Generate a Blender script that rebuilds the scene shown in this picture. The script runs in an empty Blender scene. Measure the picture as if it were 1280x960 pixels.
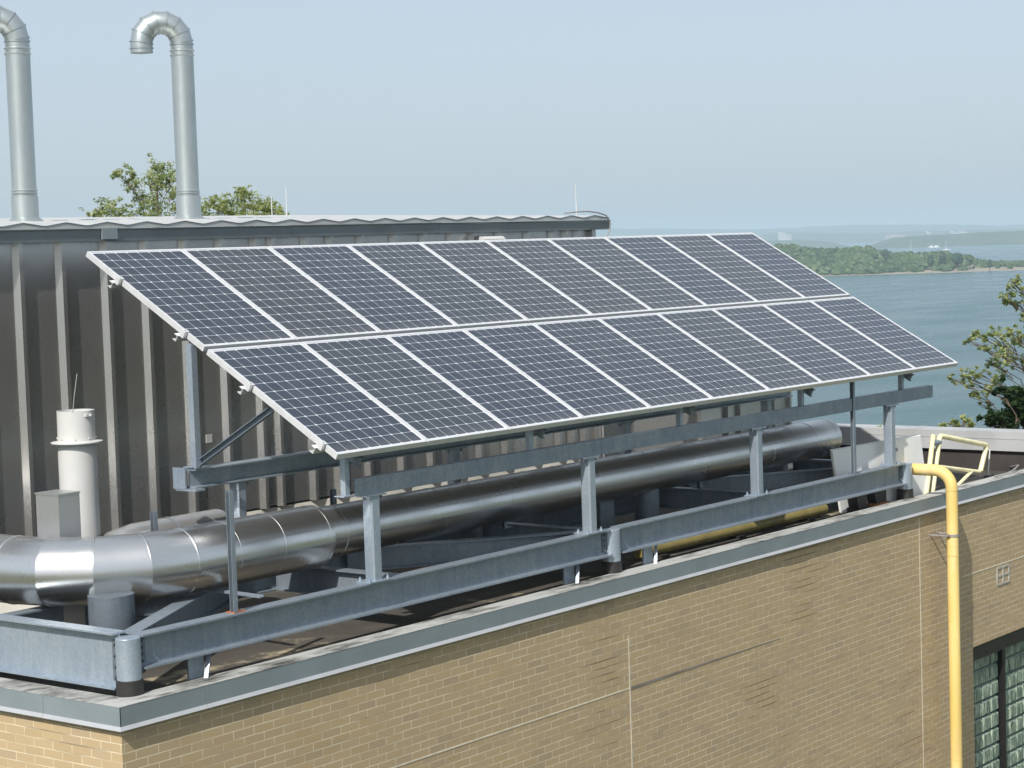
import bpy, bmesh, math, random
from math import sin, cos, tan, pi, radians, sqrt, atan2, floor
from mathutils import Vector, Matrix, noise

random.seed(7)
SC = bpy.context.scene
COL = SC.collection

# ------------------------------------------------------------------ camera
F_PX, YAW, PITCH, ROLL = 2545.75, 0.9073373, -0.0676873, -0.0325083
CAM = Vector((-11.1847, -10.4268, 1.5206))
fw = Vector((sin(YAW)*cos(PITCH), cos(YAW)*cos(PITCH), sin(PITCH)))
rt = Vector((cos(YAW), -sin(YAW), 0)); up = rt.cross(fw)
r2 = rt*cos(ROLL) + up*sin(ROLL); u2 = -rt*sin(ROLL) + up*cos(ROLL)
cd = bpy.data.cameras.new('camera')
cd.sensor_width = 36.0
cd.lens = F_PX*36.0/1280.0
cd.clip_start = 0.1; cd.clip_end = 60000
cam = bpy.data.objects.new('camera', cd); COL.objects.link(cam)
M4 = Matrix(((r2.x, u2.x, -fw.x, CAM.x), (r2.y, u2.y, -fw.y, CAM.y), (r2.z, u2.z, -fw.z, CAM.z), (0, 0, 0, 1)))
cam.matrix_world = M4
SC.camera = cam

# ------------------------------------------------------------------ sky, sun, exposure
SUN_A, SUN_EL = radians(17.0), radians(44.0)
sun_to = Vector((-cos(SUN_A)*cos(SUN_EL), -sin(SUN_A)*cos(SUN_EL), sin(SUN_EL)))
w = bpy.data.worlds.new('World'); SC.world = w; w.use_nodes = True
nt = w.node_tree; nt.nodes.clear()
sky = nt.nodes.new('ShaderNodeTexSky'); sky.sky_type = 'NISHITA'; sky.sun_disc = False
sky.sun_elevation = SUN_EL; sky.sun_rotation = atan2(sun_to.x, sun_to.y)
sky.air_density = 0.72; sky.dust_density = 2.5; sky.ozone_density = 2.0; sky.altitude = 20
bg = nt.nodes.new('ShaderNodeBackground'); bg.inputs['Strength'].default_value = 0.135
wo = nt.nodes.new('ShaderNodeOutputWorld')
mixs = nt.nodes.new('ShaderNodeMix'); mixs.data_type = 'RGBA'; mixs.inputs[0].default_value = 0.68
mixs.inputs[7].default_value = (3.66, 4.05, 4.36, 1)           # thin even veil over the whole summer sky
nt.links.new(sky.outputs[0], mixs.inputs[6]); nt.links.new(mixs.outputs[2], bg.inputs[0]); nt.links.new(bg.outputs[0], wo.inputs[0])
sd = bpy.data.lights.new('sun', 'SUN'); sd.energy = 4.0; sd.angle = radians(0.5); sd.color = (1.0, 0.955, 0.89)
so = bpy.data.objects.new('sun', sd); COL.objects.link(so)
so.rotation_euler = (-sun_to).to_track_quat('-Z', 'Y').to_euler()
so.location = (-30, -10, 40)
SC.view_settings.view_transform = 'Standard'; SC.view_settings.look = 'None'
SC.view_settings.gamma = 1.0; SC.view_settings.exposure = 0.35
SC.view_settings.use_curve_mapping = False
SC.cycles.max_bounces = 8; SC.cycles.glossy_bounces = 4; SC.cycles.volume_bounces = 1
SC.cycles.caustics_reflective = False; SC.cycles.caustics_refractive = False
SC.cycles.sample_clamp_indirect = 6.0

# ------------------------------------------------------------------ node helpers
class NT:
    def __init__(s, name):
        s.m = bpy.data.materials.new(name); s.m.use_nodes = True
        s.t = s.m.node_tree; s.t.nodes.clear()
        s.out = s.n('ShaderNodeOutputMaterial')
    def n(s, typ, **kw):
        nd = s.t.nodes.new(typ)
        for k, v in kw.items():
            setattr(nd, k, v)
        return nd
    def l(s, a, b): s.t.links.new(a, b)
    def val(s, sock, v):
        if hasattr(v, 'is_output') or isinstance(v, bpy.types.NodeSocket): s.l(v, sock)
        else: sock.default_value = v
    def math(s, op, a, b=0.0, c=None, clamp=False):
        nd = s.n('ShaderNodeMath', operation=op, use_clamp=clamp)
        s.val(nd.inputs[0], a); s.val(nd.inputs[1], b)
        if c is not None: s.val(nd.inputs[2], c)
        return nd.outputs[0]
    def coord(s, kind='Object'): return s.n('ShaderNodeTexCoord').outputs[kind]
    def scale(s, vec, sc):
        nd = s.n('ShaderNodeMapping'); s.l(vec, nd.inputs[0]); nd.inputs['Scale'].default_value = sc
        return nd.outputs[0]
    def noise(s, vec, scale, detail=4, rough=0.55):
        nd = s.n('ShaderNodeTexNoise'); s.l(vec, nd.inputs['Vector'])
        nd.inputs['Scale'].default_value = scale; nd.inputs['Detail'].default_value = detail
        nd.inputs['Roughness'].default_value = rough
        return nd.outputs['Fac']
    def ramp(s, fac, stops):
        nd = s.n('ShaderNodeValToRGB'); s.l(fac, nd.inputs[0])
        e = nd.color_ramp.elements
        while len(e) < len(stops): e.new(0.5)
        for i, (p, c) in enumerate(stops):
            e[i].position = p; e[i].color = (*c, 1) if len(c) == 3 else c
        return nd.outputs[0]
    def mix(s, fac, a, b):
        nd = s.n('ShaderNodeMix', data_type='RGBA')
        s.val(nd.inputs[0], fac)
        for sk, v in ((nd.inputs[6], a), (nd.inputs[7], b)):
            if isinstance(v, tuple): sk.default_value = (*v, 1) if len(v) == 3 else v
            else: s.l(v, sk)
        return nd.outputs[2]
    def maprange(s, v, a, b, c, d):
        nd = s.n('ShaderNodeMapRange'); s.l(v, nd.inputs[0])
        for i, x in enumerate((a, b, c, d)): nd.inputs[i+1].default_value = x
        return nd.outputs[0]
    def bump(s, h, strength=0.3, dist=0.01, normal=None):
        nd = s.n('ShaderNodeBump'); s.l(h, nd.inputs['Height'])
        nd.inputs['Strength'].default_value = strength; nd.inputs['Distance'].default_value = dist
        if normal is not None: s.l(normal, nd.inputs['Normal'])
        return nd.outputs[0]
    def bsdf(s, color, rough=0.5, metal=0.0, normal=None, **kw):
        b = s.n('ShaderNodeBsdfPrincipled')
        def put(name, v):
            if v is None: return
            sk = b.inputs[name]
            if isinstance(v, tuple): sk.default_value = (*v, 1) if len(v) == 3 else v
            else: s.val(sk, v)
        put('Base Color', color); put('Roughness', rough); put('Metallic', metal)
        if normal is not None: s.l(normal, b.inputs['Normal'])
        for k, v in kw.items(): put(k.replace('_', ' '), v)
        s.l(b.outputs[0], s.out.inputs['Surface'])
        return b

MAT = {}
def simple(name, col, rough=0.5, metal=0.0, var=0.12, nscale=6.0, bump=0.0, bscale=60.0, rvar=0.1):
    t = NT(name); co = t.coord()
    f = t.noise(co, nscale, 5)
    lo = tuple(c*(1-var) for c in col); hi = tuple(min(1, c*(1+var)) for c in col)
    c = t.ramp(f, [(0.3, lo), (0.7, hi)])
    r = t.maprange(t.noise(co, nscale*2.3, 3), 0.3, 0.7, max(0.02, rough-rvar), min(1, rough+rvar))
    nrm = t.bump(t.noise(co, bscale, 4), bump, 0.01) if bump else None
    t.bsdf(c, r, metal, nrm)
    MAT[name] = t.m
    return t.m

def mat_galv(name, base=0.46, rough=0.42, metal=0.45, streak=True):
    t = NT(name); co = t.coord()
    vor = t.n('ShaderNodeTexVoronoi'); t.l(co, vor.inputs['Vector']); vor.inputs['Scale'].default_value = 60
    sp = t.n('ShaderNodeSeparateColor'); t.l(vor.outputs['Color'], sp.inputs[0])
    big = t.noise(co, 3.2, 6, 0.65)
    st = t.noise(t.scale(co, (9, 9, 0.8)), 2.0, 5, 0.6)
    f = t.math('ADD', t.math('MULTIPLY', big, 0.55), t.math('ADD', t.math('MULTIPLY', sp.outputs[0], 0.12), t.math('MULTIPLY', st, 0.33 if streak else 0.1)))
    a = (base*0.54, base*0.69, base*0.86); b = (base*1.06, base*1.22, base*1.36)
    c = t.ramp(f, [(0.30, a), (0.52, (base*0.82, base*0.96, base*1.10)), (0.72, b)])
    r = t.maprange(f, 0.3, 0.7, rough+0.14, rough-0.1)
    t.bsdf(c, r, metal, t.bump(t.noise(co, 90, 3), 0.08, 0.004))
    MAT[name] = t.m

def mat_steel(name, base=(0.60, 0.575, 0.54), rough=0.2, stretch=(1, 1, 1), wave=0.05, wscale=3.0, var=0.15, metal=1.0, fine=0.02):
    t = NT(name); co = t.coord()
    br = t.noise(t.scale(co, stretch), 14, 4, 0.6)
    bl = t.noise(co, 1.7, 4)
    f = t.math('ADD', t.math('MULTIPLY', br, 0.5), t.math('MULTIPLY', bl, 0.5))
    c = t.ramp(f, [(0.3, tuple(x*(1-var) for x in base)), (0.7, tuple(min(1, x*(1+var)) for x in base))])
    r = t.maprange(bl, 0.3, 0.7, rough+0.05, max(0.04, rough-0.05))
    nb = t.bump(t.noise(co, wscale, 2), wave, 0.05)
    nb = t.bump(br, fine, 0.002, nb)
    t.bsdf(c, r, metal, nb)
    MAT[name] = t.m

mat_galv('galvanised_steel', 0.33)  # darker copy: shade on the front beam and rail is in the colour
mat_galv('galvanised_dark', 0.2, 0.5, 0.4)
mat_galv('galvanised_bright', 0.46, 0.4, 0.5)  # lighter copy of the same steel, sunlit tone in the colour
mat_steel('duct_steel', (0.70, 0.695, 0.685), 0.29, (.5, 6, 6), 0.025, 1.6, 0.08, 0.97, 0.0)
mat_steel('stack_steel', (0.47, 0.515, 0.515), 0.38, (4, 4, 0.5), 0.05, 3.0, 0.10, 0.8)
mat_steel('siding_metal', (0.51, 0.505, 0.49), 0.27, (.6, .6, 0.3), 0.012, .7, 0.03, 0.82, 0.0)
mat_steel('box_steel', (0.60, 0.60, 0.60), 0.36, (1, 1, .5), 0.05, 2.0, 0.06, 0.8, 0.0)
simple('coping_paint', (0.225, 0.265, 0.285), 0.42, 0.1, 0.08, 2.5)
simple('coping_lit', (0.35, 0.365, 0.38), 0.45, 0.0, 0.08, 3)  # paler than the fascia: light caught by the drip is in the colour
simple('gutter_paint', (0.235, 0.275, 0.295), 0.4, 0.2, 0.08, 2)
simple('roof_metal', (0.52, 0.525, 0.51), 0.42, 0.25, 0.1, 3)
simple('cap_metal', (0.43, 0.44, 0.445), 0.5, 0.1, 0.1, 2)
simple('frame_alu', (0.72, 0.73, 0.74), 0.36, 0.35, 0.05, 8)
simple('backsheet', (0.62, 0.62, 0.60), 0.6)
simple('white_paint', (0.57, 0.57, 0.555), 0.45, 0.0, 0.05, 4)
simple('white_board', (0.88, 0.88, 0.85), 0.6, 0.0, 0.04, 2)
simple('black_rubber', (0.022, 0.02, 0.019), 0.55, 0, 0.3, 12)
simple('dark_membrane', (0.045, 0.038, 0.034), 0.8, 0, 0.35, 1.6, 0.3, 20)
simple('pale_membrane', (0.60, 0.58, 0.52), 0.8, 0, 0.2, 1.2, 0.2, 15)
simple('yellow_paint', (0.76, 0.57, 0.21), 0.5, 0, 0.10, 3, 0.05, 30, 0.15)
simple('yellow_faded', (0.84, 0.77, 0.48), 0.5, 0, 0.1, 9)
simple('yellow_shaded', (0.26, 0.21, 0.07), 0.5, 0, 0.25, 5)  # yellow lowered to olive, shade on the roof pipe put into the colour
simple('rust', (0.35, 0.13, 0.05), 0.8, 0, 0.3, 30)
simple('window_metal', (0.018, 0.016, 0.017), 0.4, 0.2, 0.1, 5)
simple('grey_plastic', (0.30, 0.30, 0.30), 0.5)
simple('sealant_light', (0.62, 0.56, 0.44), 0.7, 0, 0.15, 14)
simple('sealant_dark', (0.23, 0.20, 0.165), 0.7, 0, 0.3, 3)
simple('sealant_vent', (0.42, 0.41, 0.37), 0.7, 0, 0.2, 30)
simple('bark', (0.12, 0.09, 0.065), 0.9, 0, 0.3, 9, 0.4, 40)
simple('boat_white', (0.82, 0.82, 0.82), 0.35)
simple('boat_blue', (0.12, 0.2, 0.35), 0.4)
simple('far_wall', (0.55, 0.50, 0.46), 0.7, 0, 0.06, 0.05)
simple('far_wall_pink', (0.46, 0.34, 0.29), 0.7, 0, 0.06, 0.05)
simple('far_roof', (0.30, 0.25, 0.22), 0.7)
simple('far_glass', (0.10, 0.12, 0.14), 0.2)
simple('sand_rock', (0.25, 0.22, 0.17), 0.9, 0, 0.3, 0.12)

# gas pipe paint: faded, with small chips and grime
t = NT('gas_pipe_paint'); co = t.coord()
c = t.ramp(t.noise(t.scale(co, (1, 1, .35)), 3.0, 5, .6), [(0.32, (0.68, 0.49, 0.15)), (0.55, (0.76, 0.57, 0.21)), (0.72, (0.80, 0.65, 0.33))])
c = t.mix(t.maprange(t.noise(co, 26, 5, .7), .66, .72, 0, .85), c, (0.22, 0.11, 0.05))
c = t.mix(t.maprange(t.noise(t.scale(co, (6, 6, .5)), 2.0, 4), .55, .75, 0, .3), c, (0.30, 0.22, 0.10))
t.bsdf(c, 0.55, 0, t.bump(t.noise(co, 20, 3), 0.06, 0.01)); MAT['gas_pipe_paint'] = t.m

# roof deck: gravelly, mostly near-black: beam shadow and small tan sunlit patches put into the colour
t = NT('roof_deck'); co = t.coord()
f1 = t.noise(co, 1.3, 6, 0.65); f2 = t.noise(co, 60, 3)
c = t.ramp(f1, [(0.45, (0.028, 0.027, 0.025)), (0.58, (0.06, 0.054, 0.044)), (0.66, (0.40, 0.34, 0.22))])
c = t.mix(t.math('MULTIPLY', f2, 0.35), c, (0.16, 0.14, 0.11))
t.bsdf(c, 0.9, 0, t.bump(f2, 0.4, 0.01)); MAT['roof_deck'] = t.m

# coping top: weathered painted sheet with dark moss
t = NT('coping_top'); co = t.coord()
f1 = t.noise(t.scale(co, (1, 2.5, 1)), 1.6, 7, 0.7)
c = t.ramp(f1, [(0.34, (0.06, 0.058, 0.052)), (0.43, (0.24, 0.24, 0.225)), (0.52, (0.42, 0.425, 0.41))])
t.bsdf(c, 0.7); MAT['coping_top'] = t.m

# brick
def mat_brick(name, axis):
    t = NT(name); uv = t.coord('UV')
    wob = t.n('ShaderNodeTexNoise'); t.l(uv, wob.inputs['Vector']); wob.inputs['Scale'].default_value = 5.0
    sub = t.n('ShaderNodeVectorMath', operation='SUBTRACT'); t.l(wob.outputs['Color'], sub.inputs[0]); sub.inputs[1].default_value = (0.5, 0.5, 0.5)
    sc_ = t.n('ShaderNodeVectorMath', operation='SCALE'); t.l(sub.outputs[0], sc_.inputs[0]); sc_.inputs['Scale'].default_value = 0.006
    ad = t.n('ShaderNodeVectorMath', operation='ADD'); t.l(uv, ad.inputs[0]); t.l(sc_.outputs[0], ad.inputs[1])
    b = t.n('ShaderNodeTexBrick'); t.l(ad.outputs[0], b.inputs['Vector'])
    b.offset = 0.5; b.squash = 1.0
    b.inputs['Scale'].default_value = 1.0
    b.inputs['Brick Width'].default_value = 0.2; b.inputs['Row Height'].default_value = 0.0629
    b.inputs['Mortar Size'].default_value = 0.0042; b.inputs['Mortar Smooth'].default_value = 0.25
    b.inputs['Bias'].default_value = 0.0
    b.inputs['Color1'].default_value = (0.0, 0.0, 0.0, 1); b.inputs['Color2'].default_value = (1, 1, 1, 1)
    b.inputs['Mortar'].default_value = (0.5, 0.5, 0.5, 1)
    var = t.n('ShaderNodeSeparateColor'); t.l(b.outputs['Color'], var.inputs[0])
    bc = t.ramp(var.outputs[0], [(0.0, (0.46, 0.345, 0.20)), (0.35, (0.49, 0.37, 0.215)), (0.75, (0.47, 0.36, 0.217)), (1.0, (0.425, 0.325, 0.212))])
    blotch = t.noise(uv, 0.55, 5, 0.6)
    bc = t.mix(t.maprange(blotch, 0.45, 0.75, 0, 0.30), bc, (0.36, 0.29, 0.22))
    grain = t.noise(uv, 55, 3)
    bc = t.mix(t.math('MULTIPLY', grain, 0.16), bc, (0.25, 0.19, 0.12))
    # mortar: pale, with weathered dark runs of bed joint
    runs = t.noise(t.scale(uv, (0.5, 4.0, 1)), 1.9, 4, 0.6)
    patch = t.noise(uv, 0.42, 2)
    dk = t.maprange(t.math('MULTIPLY', runs, t.maprange(patch, 0.42, 0.66, 0.3, 1.2)), 0.43, 0.61, 0, 1)
    pale = t.noise(t.scale(uv, (1.0, 3.0, 1)), 2.6, 3)
    mo = t.mix(t.maprange(pale, 0.38, 0.56, 0.7, 0), (0.66, 0.575, 0.41), (0.42, 0.335, 0.21))
    spz = t.n('ShaderNodeSeparateXYZ'); t.l(uv, spz.inputs[0])
    fz = t.math('FRACT', t.math('DIVIDE', spz.outputs[1], 0.0629))
    bed = t.math('GREATER_THAN', t.math('ABSOLUTE', t.math('SUBTRACT', fz, 0.5)), 0.40)     # only bed joints weather dark
    mo = t.mix(t.math('MULTIPLY', dk, t.math('MULTIPLY', bed, 0.9)), mo, (0.10, 0.07, 0.045))
    c = t.mix(b.outputs['Fac'], bc, mo)
    soot = t.noise(t.scale(uv, (0.35, 1.4, 1)), 2.2, 5)
    c = t.mix(t.maprange(soot, 0.56, 0.78, 0, 0.22), c, (0.2, 0.165, 0.13))
    inv = t.math('SUBTRACT', 1.0, b.outputs['Fac'])
    nb = t.bump(inv, 0.35, 0.005)
    nb = t.bump(grain, 0.25, 0.003, nb)
    t.bsdf(c, 0.85, 0, nb, Specular_IOR_Level=0.25)
    MAT[name] = t.m
mat_brick('brick', 'x')

# photovoltaic cells: UV counts cells (8 x 12 per panel)
t = NT('solar_cells'); uv = t.coord('UV')
sp = t.n('ShaderNodeSeparateXYZ'); t.l(uv, sp.inputs[0])
def fd(x):
    f = t.math('FRACT', x); return t.math('ABSOLUTE', t.math('SUBTRACT', f, 0.5))
dx, dy = fd(sp.outputs[0]), fd(sp.outputs[1])
mx = t.math('MAXIMUM', dx, dy); sm = t.math('ADD', dx, dy)
line = t.math('MAXIMUM', t.math('GREATER_THAN', mx, 0.486), t.math('GREATER_THAN', sm, 0.895))
inx = t.math('MULTIPLY', t.math('GREATER_THAN', sp.outputs[0], 0.0), t.math('LESS_THAN', sp.outputs[0], 8.0))
iny = t.math('MULTIPLY', t.math('GREATER_THAN', sp.outputs[1], 0.0), t.math('LESS_THAN', sp.outputs[1], 12.0))
inside = t.math('MULTIPLY', inx, iny)
white = t.math('MAXIMUM', line, t.math('SUBTRACT', 1.0, inside))
fl = t.n('ShaderNodeVectorMath', operation='FLOOR'); t.l(uv, fl.inputs[0])
oi = t.n('ShaderNodeObjectInfo')
adv = t.n('ShaderNodeVectorMath', operation='ADD'); t.l(fl.outputs[0], adv.inputs[0])
cmb = t.n('ShaderNodeCombineXYZ'); t.l(t.math('MULTIPLY', oi.outputs['Random'], 97.0), cmb.inputs[2]); t.l(cmb.outputs[0], adv.inputs[1])
wn = t.n('ShaderNodeTexWhiteNoise'); t.l(adv.outputs[0], wn.inputs['Vector'])
cell = t.ramp(wn.outputs['Value'], [(0.0, (0.009, 0.015, 0.030)), (0.5, (0.014, 0.020, 0.036)), (1.0, (0.020, 0.025, 0.037))])
pan = t.ramp(oi.outputs['Random'], [(0.0, (0.011, 0.019, 0.040)), (0.5, (0.016, 0.023, 0.037)), (1.0, (0.028, 0.029, 0.032))])
cell = t.mix(0.6, cell, pan)
dust = t.noise(uv, 0.5, 6, 0.65)
cell = t.mix(t.maprange(dust, 0.35, 0.75, 0.04, 0.14), cell, (0.25, 0.28, 0.31))
low = t.maprange(sp.outputs[1], 0.0, 0.9, 0.22, 0.0)          # rain-washed dirt along each lower edge
cell = t.mix(t.math('MULTIPLY', low, t.noise(t.scale(uv, (3, .4, 1)), 1.0, 4)), cell, (0.34, 0.32, 0.28))
c = t.mix(white, cell, (0.62, 0.64, 0.68))
r = t.maprange(dust, 0.3, 0.7, 0.10, 0.2)
t.bsdf(c, r, 0.0, None, Specular_IOR_Level=0.5)
MAT['solar_cells'] = t.m

# glass block
t = NT('glass_block'); co = t.coord()
f = t.noise(t.scale(co, (14, 14, 3.5)), 2.0, 4, 0.6)
c = t.ramp(f, [(0.3, (0.06, 0.10, 0.085)), (0.5, (0.22, 0.30, 0.24)), (0.7, (0.52, 0.58, 0.46))])
t.bsdf(c, 0.18, 0.0, t.bump(t.noise(t.scale(co, (20, 20, 5)), 2, 2), 0.5, 0.02)); MAT['glass_block'] = t.m
simple('block_mortar', (0.10, 0.13, 0.12), 0.8)

# water
t = NT('sea'); co = t.coord()
n1 = t.noise(t.scale(co, (1, 1, 1)), 0.55, 5, 0.62)
n2 = t.noise(t.scale(co, (0.02, 0.05, 1)), 1.0, 4)
c = t.ramp(n2, [(0.3, (0.03, 0.085, 0.095)), (0.7, (0.05, 0.115, 0.125))])
t.bsdf(c, t.maprange(n2, .35, .65, .16, .36), 0.0, t.bump(n1, 1.0, 0.6), Specular_IOR_Level=0.38); MAT['sea'] = t.m

# terrain
t = NT('grass_ground'); co = t.coord()
f = t.noise(co, 0.2, 6, 0.65)
t.bsdf(t.ramp(f, [(0.35, (0.045, 0.06, 0.025)), (0.55, (0.085, 0.09, 0.04)), (0.7, (0.16, 0.14, 0.09))]), 0.95, 0, t.bump(t.noise(co, 6, 4), 0.5, 0.1)); MAT['grass_ground'] = t.m

def mat_leaf(name, stops, scale=1.0, trans=0.35, fine=7.0):
    t = NT(name); co = t.coord()
    f = t.math('ADD', t.math('MULTIPLY', t.noise(co, scale, 4), 0.55), t.math('MULTIPLY', t.noise(co, scale*fine, 2), 0.45))
    c = t.ramp(f, stops)
    b = t.bsdf(c, 0.5, 0, None, Specular_IOR_Level=0.35)
    tr = t.n('ShaderNodeBsdfTranslucent'); t.l(c, tr.inputs[0])
    mxs = t.n('ShaderNodeMixShader'); mxs.inputs[0].default_value = trans
    t.l(b.outputs[0], mxs.inputs[1]); t.l(tr.outputs[0], mxs.inputs[2]); t.l(mxs.outputs[0], t.out.inputs['Surface'])
    MAT[name] = t.m
mat_leaf('locust_leaf', [(0.36, (0.17, 0.225, 0.08)), (0.5, (0.34, 0.40, 0.16)), (0.62, (0.54, 0.56, 0.33))], 0.9, .5, 12)
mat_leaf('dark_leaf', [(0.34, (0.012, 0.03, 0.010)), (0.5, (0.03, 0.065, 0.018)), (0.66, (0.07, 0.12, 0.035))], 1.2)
mat_leaf('bright_leaf', [(0.36, (0.19, 0.235, 0.075)), (0.5, (0.34, 0.40, 0.14)), (0.64, (0.51, 0.53, 0.26))], 1.2, .5, 12)
mat_leaf('island_leaf', [(0.34, (0.025, 0.055, 0.016)), (0.5, (0.06, 0.10, 0.03)), (0.66, (0.11, 0.15, 0.05))], 0.05, 0.1, 5)
mat_leaf('island_dark', [(0.34, (0.012, 0.035, 0.014)), (0.5, (0.025, 0.06, 0.025)), (0.66, (0.05, 0.09, 0.035))], 0.08, 0.1, 5)
mat_leaf('far_wood', [(0.34, (0.03, 0.055, 0.02)), (0.5, (0.05, 0.085, 0.03)), (0.66, (0.085, 0.12, 0.045))], 0.02, 0.1, 5)

# ------------------------------------------------------------------ mesh builder
class MB:
    def __init__(s): s.v = []; s.f = []; s.uv = None; s.mi = []; s.cur = 0
    def mesh(s, vs, fs):
        o = len(s.v); s.v += [tuple(x) for x in vs]
        s.f += [tuple(i+o for i in f) for f in fs]; s.mi += [s.cur]*len(fs)
        return s
    def slot(s, i): s.cur = i; return s
    def box(s, a, b):
        (x0, y0, z0), (x1, y1, z1) = [min(p, q) for p, q in zip(a, b)], [max(p, q) for p, q in zip(a, b)]
        return s.mesh([(x0, y0, z0), (x1, y0, z0), (x1, y1, z0), (x0, y1, z0), (x0, y0, z1), (x1, y0, z1), (x1, y1, z1), (x0, y1, z1)],
                      [(0, 3, 2, 1), (4, 5, 6, 7), (0, 1, 5, 4), (1, 2, 6, 5), (2, 3, 7, 6), (3, 0, 4, 7)])
    def obox(s, c, ax, ay, az):
        c, ax, ay, az = map(Vector, (c, ax, ay, az))
        vs = [c + i*ax + j*ay + k*az for k in (-.5, .5) for i, j in ((-.5, -.5), (.5, -.5), (.5, .5), (-.5, .5))]
        return s.mesh(vs, [(0, 3, 2, 1), (4, 5, 6, 7), (0, 1, 5, 4), (1, 2, 6, 5), (2, 3, 7, 6), (3, 0, 4, 7)])
    def prism(s, prof, p0, p1, side, upv):
        """closed 2D profile (a: along side, b: along upv) swept from p0 to p1"""
        p0, p1, side, upv = map(Vector, (p0, p1, side, upv)); n = len(prof)
        vs = [p + side*a + upv*b for p in (p0, p1) for a, b in prof]
        fs = [(i, (i+1) % n, n+(i+1) % n, n+i) for i in range(n)] + [tuple(range(n))[::-1], tuple(range(n, 2*n))]
        return s.mesh(vs, fs)
    def beam(s, p0, p1, h, wd, tf=.012, tw=.01, upv=(0, 0, 1), ex=0.0):
        """I section, p0-p1 along the middle of the top face"""
        p0, p1 = Vector(p0), Vector(p1); d = (p1-p0).normalized(); upv = Vector(upv)
        side = d.cross(upv).normalized(); a, b = wd/2, tw/2
        pr = [(-a, 0), (-a, -tf), (-b, -tf), (-b, -h+tf), (-a-ex, -h+tf), (-a-ex, -h), (a+ex, -h), (a+ex, -h+tf), (b, -h+tf), (b, -tf), (a, -tf), (a, 0)]
        return s.prism(pr, p0, p1, side, d.cross(side)*-1 if False else side.cross(d))
    def channel(s, p0, p1, h, wd, t=.008, flip=1, upv=(0, 0, 1)):
        """C section: web at p0-p1 (top outer edge), flanges towards side*flip"""
        p0, p1 = Vector(p0), Vector(p1); d = (p1-p0).normalized(); side = d.cross(Vector(upv)).normalized()
        u = side.cross(d)
        pr = [(0, 0), (wd, 0), (wd, -t), (t, -t), (t, -h+t), (wd, -h+t), (wd, -h), (0, -h)]
        pr = [(a*flip, b) for a, b in pr]
        return s.prism(pr, p0, p1, side, u)
    def bar(s, p0, p1, wd, ht, ref=(0, 0, 1)):
        p0, p1 = Vector(p0), Vector(p1); d = (p1-p0).normalized(); ref = Vector(ref)
        if abs(d.dot(ref)) > .98: ref = Vector((0, 1, 0))
        sd_ = d.cross(ref).normalized(); u = sd_.cross(d)
        return s.prism([(-wd/2, -ht/2), (wd/2, -ht/2), (wd/2, ht/2), (-wd/2, ht/2)], p0, p1, sd_, u)
    def tube(s, pts, rad, n=12, caps=True):
        pts = [Vector(p) for p in pts]; rs = rad if isinstance(rad, (list, tuple)) else [rad]*len(pts)
        o = len(s.v); prevs = None
        for i, p in enumerate(pts):
            d = (pts[min(i+1, len(pts)-1)] - pts[max(i-1, 0)]).normalized()
            if prevs is None:
                ref = Vector((0, 0, 1)) if abs(d.z) < .9 else Vector((0, 1, 0))
                sv = d.cross(ref).normalized()
            else:
                sv = (prevs - d*prevs.dot(d)).normalized()
            prevs = sv; uvv = sv.cross(d)
            # mitre: stretch in bend plane
            if 0 < i < len(pts)-1:
                a = (pts[i]-pts[i-1]).normalized(); b = (pts[i+1]-pts[i]).normalized()
                ca = max(.3, sqrt(max(0, (1+a.dot(b))/2)))
                bn = (b-a); bn = bn.normalized() if bn.length > 1e-6 else None
            else: bn = None; ca = 1
            for k in range(n):
                t_ = 2*pi*k/n; off = (sv*cos(t_) + uvv*sin(t_))*rs[i]
                if bn is not None: off = off + bn*(off.dot(bn))*(1/ca-1)
                s.v.append(tuple(p+off))
        for i in range(len(pts)-1):
            for k in range(n):
                a = o+i*n+k; b = o+i*n+(k+1) % n
                s.f.append((a, b, b+n, a+n)); s.mi.append(s.cur)
        if caps:
            s.f.append(tuple(range(o, o+n))); s.mi.append(s.cur)
            e = o+(len(pts)-1)*n
            s.f.append(tuple(range(e, e+n))[::-1]); s.mi.append(s.cur)
        return s
    def bead(s, p, d, r, h=.006, w=.012, n=56):
        return s.tube([p-d*w, p-d*w*.4, p+d*w*.4, p+d*w], [r-.001, r+h, r+h, r-.001], n, caps=False)
    def cyl(s, c, r, z0, z1, n=24): return s.tube([(c[0], c[1], z0), (c[0], c[1], z1)], r, n)
    def lathe(s, c, prof, n=32):
        o = len(s.v)
        for r, z in prof:
            for k in range(n):
                s.v.append((c[0]+r*cos(2*pi*k/n), c[1]+r*sin(2*pi*k/n), z))
        for i in range(len(prof)-1):
            for k in range(n):
                a = o+i*n+k; b = o+i*n+(k+1) % n
                s.f.append((a, b, b+n, a+n)); s.mi.append(s.cur)
        return s
    def build(s, name, mats, parent=None, loc=(0, 0, 0), smooth=True, angle=32, autouv=False):
        me = bpy.data.meshes.new(name)
        L = Vector(loc)
        me.from_pydata([tuple(Vector(v)-L) for v in s.v] if L.length else s.v, [], s.f)
        if not isinstance(mats, (list, tuple)): mats = [mats]
        for m in mats: me.materials.append(MAT[m])
        if len(mats) > 1: me.polygons.foreach_set('material_index', s.mi)
        bm = bmesh.new(); bm.from_mesh(me); bmesh.ops.recalc_face_normals(bm, faces=bm.faces[:]); bm.to_mesh(me); bm.free()
        if smooth:
            me.polygons.foreach_set('use_smooth', [True]*len(me.polygons))
            me.set_sharp_from_angle(angle=radians(angle))
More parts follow.
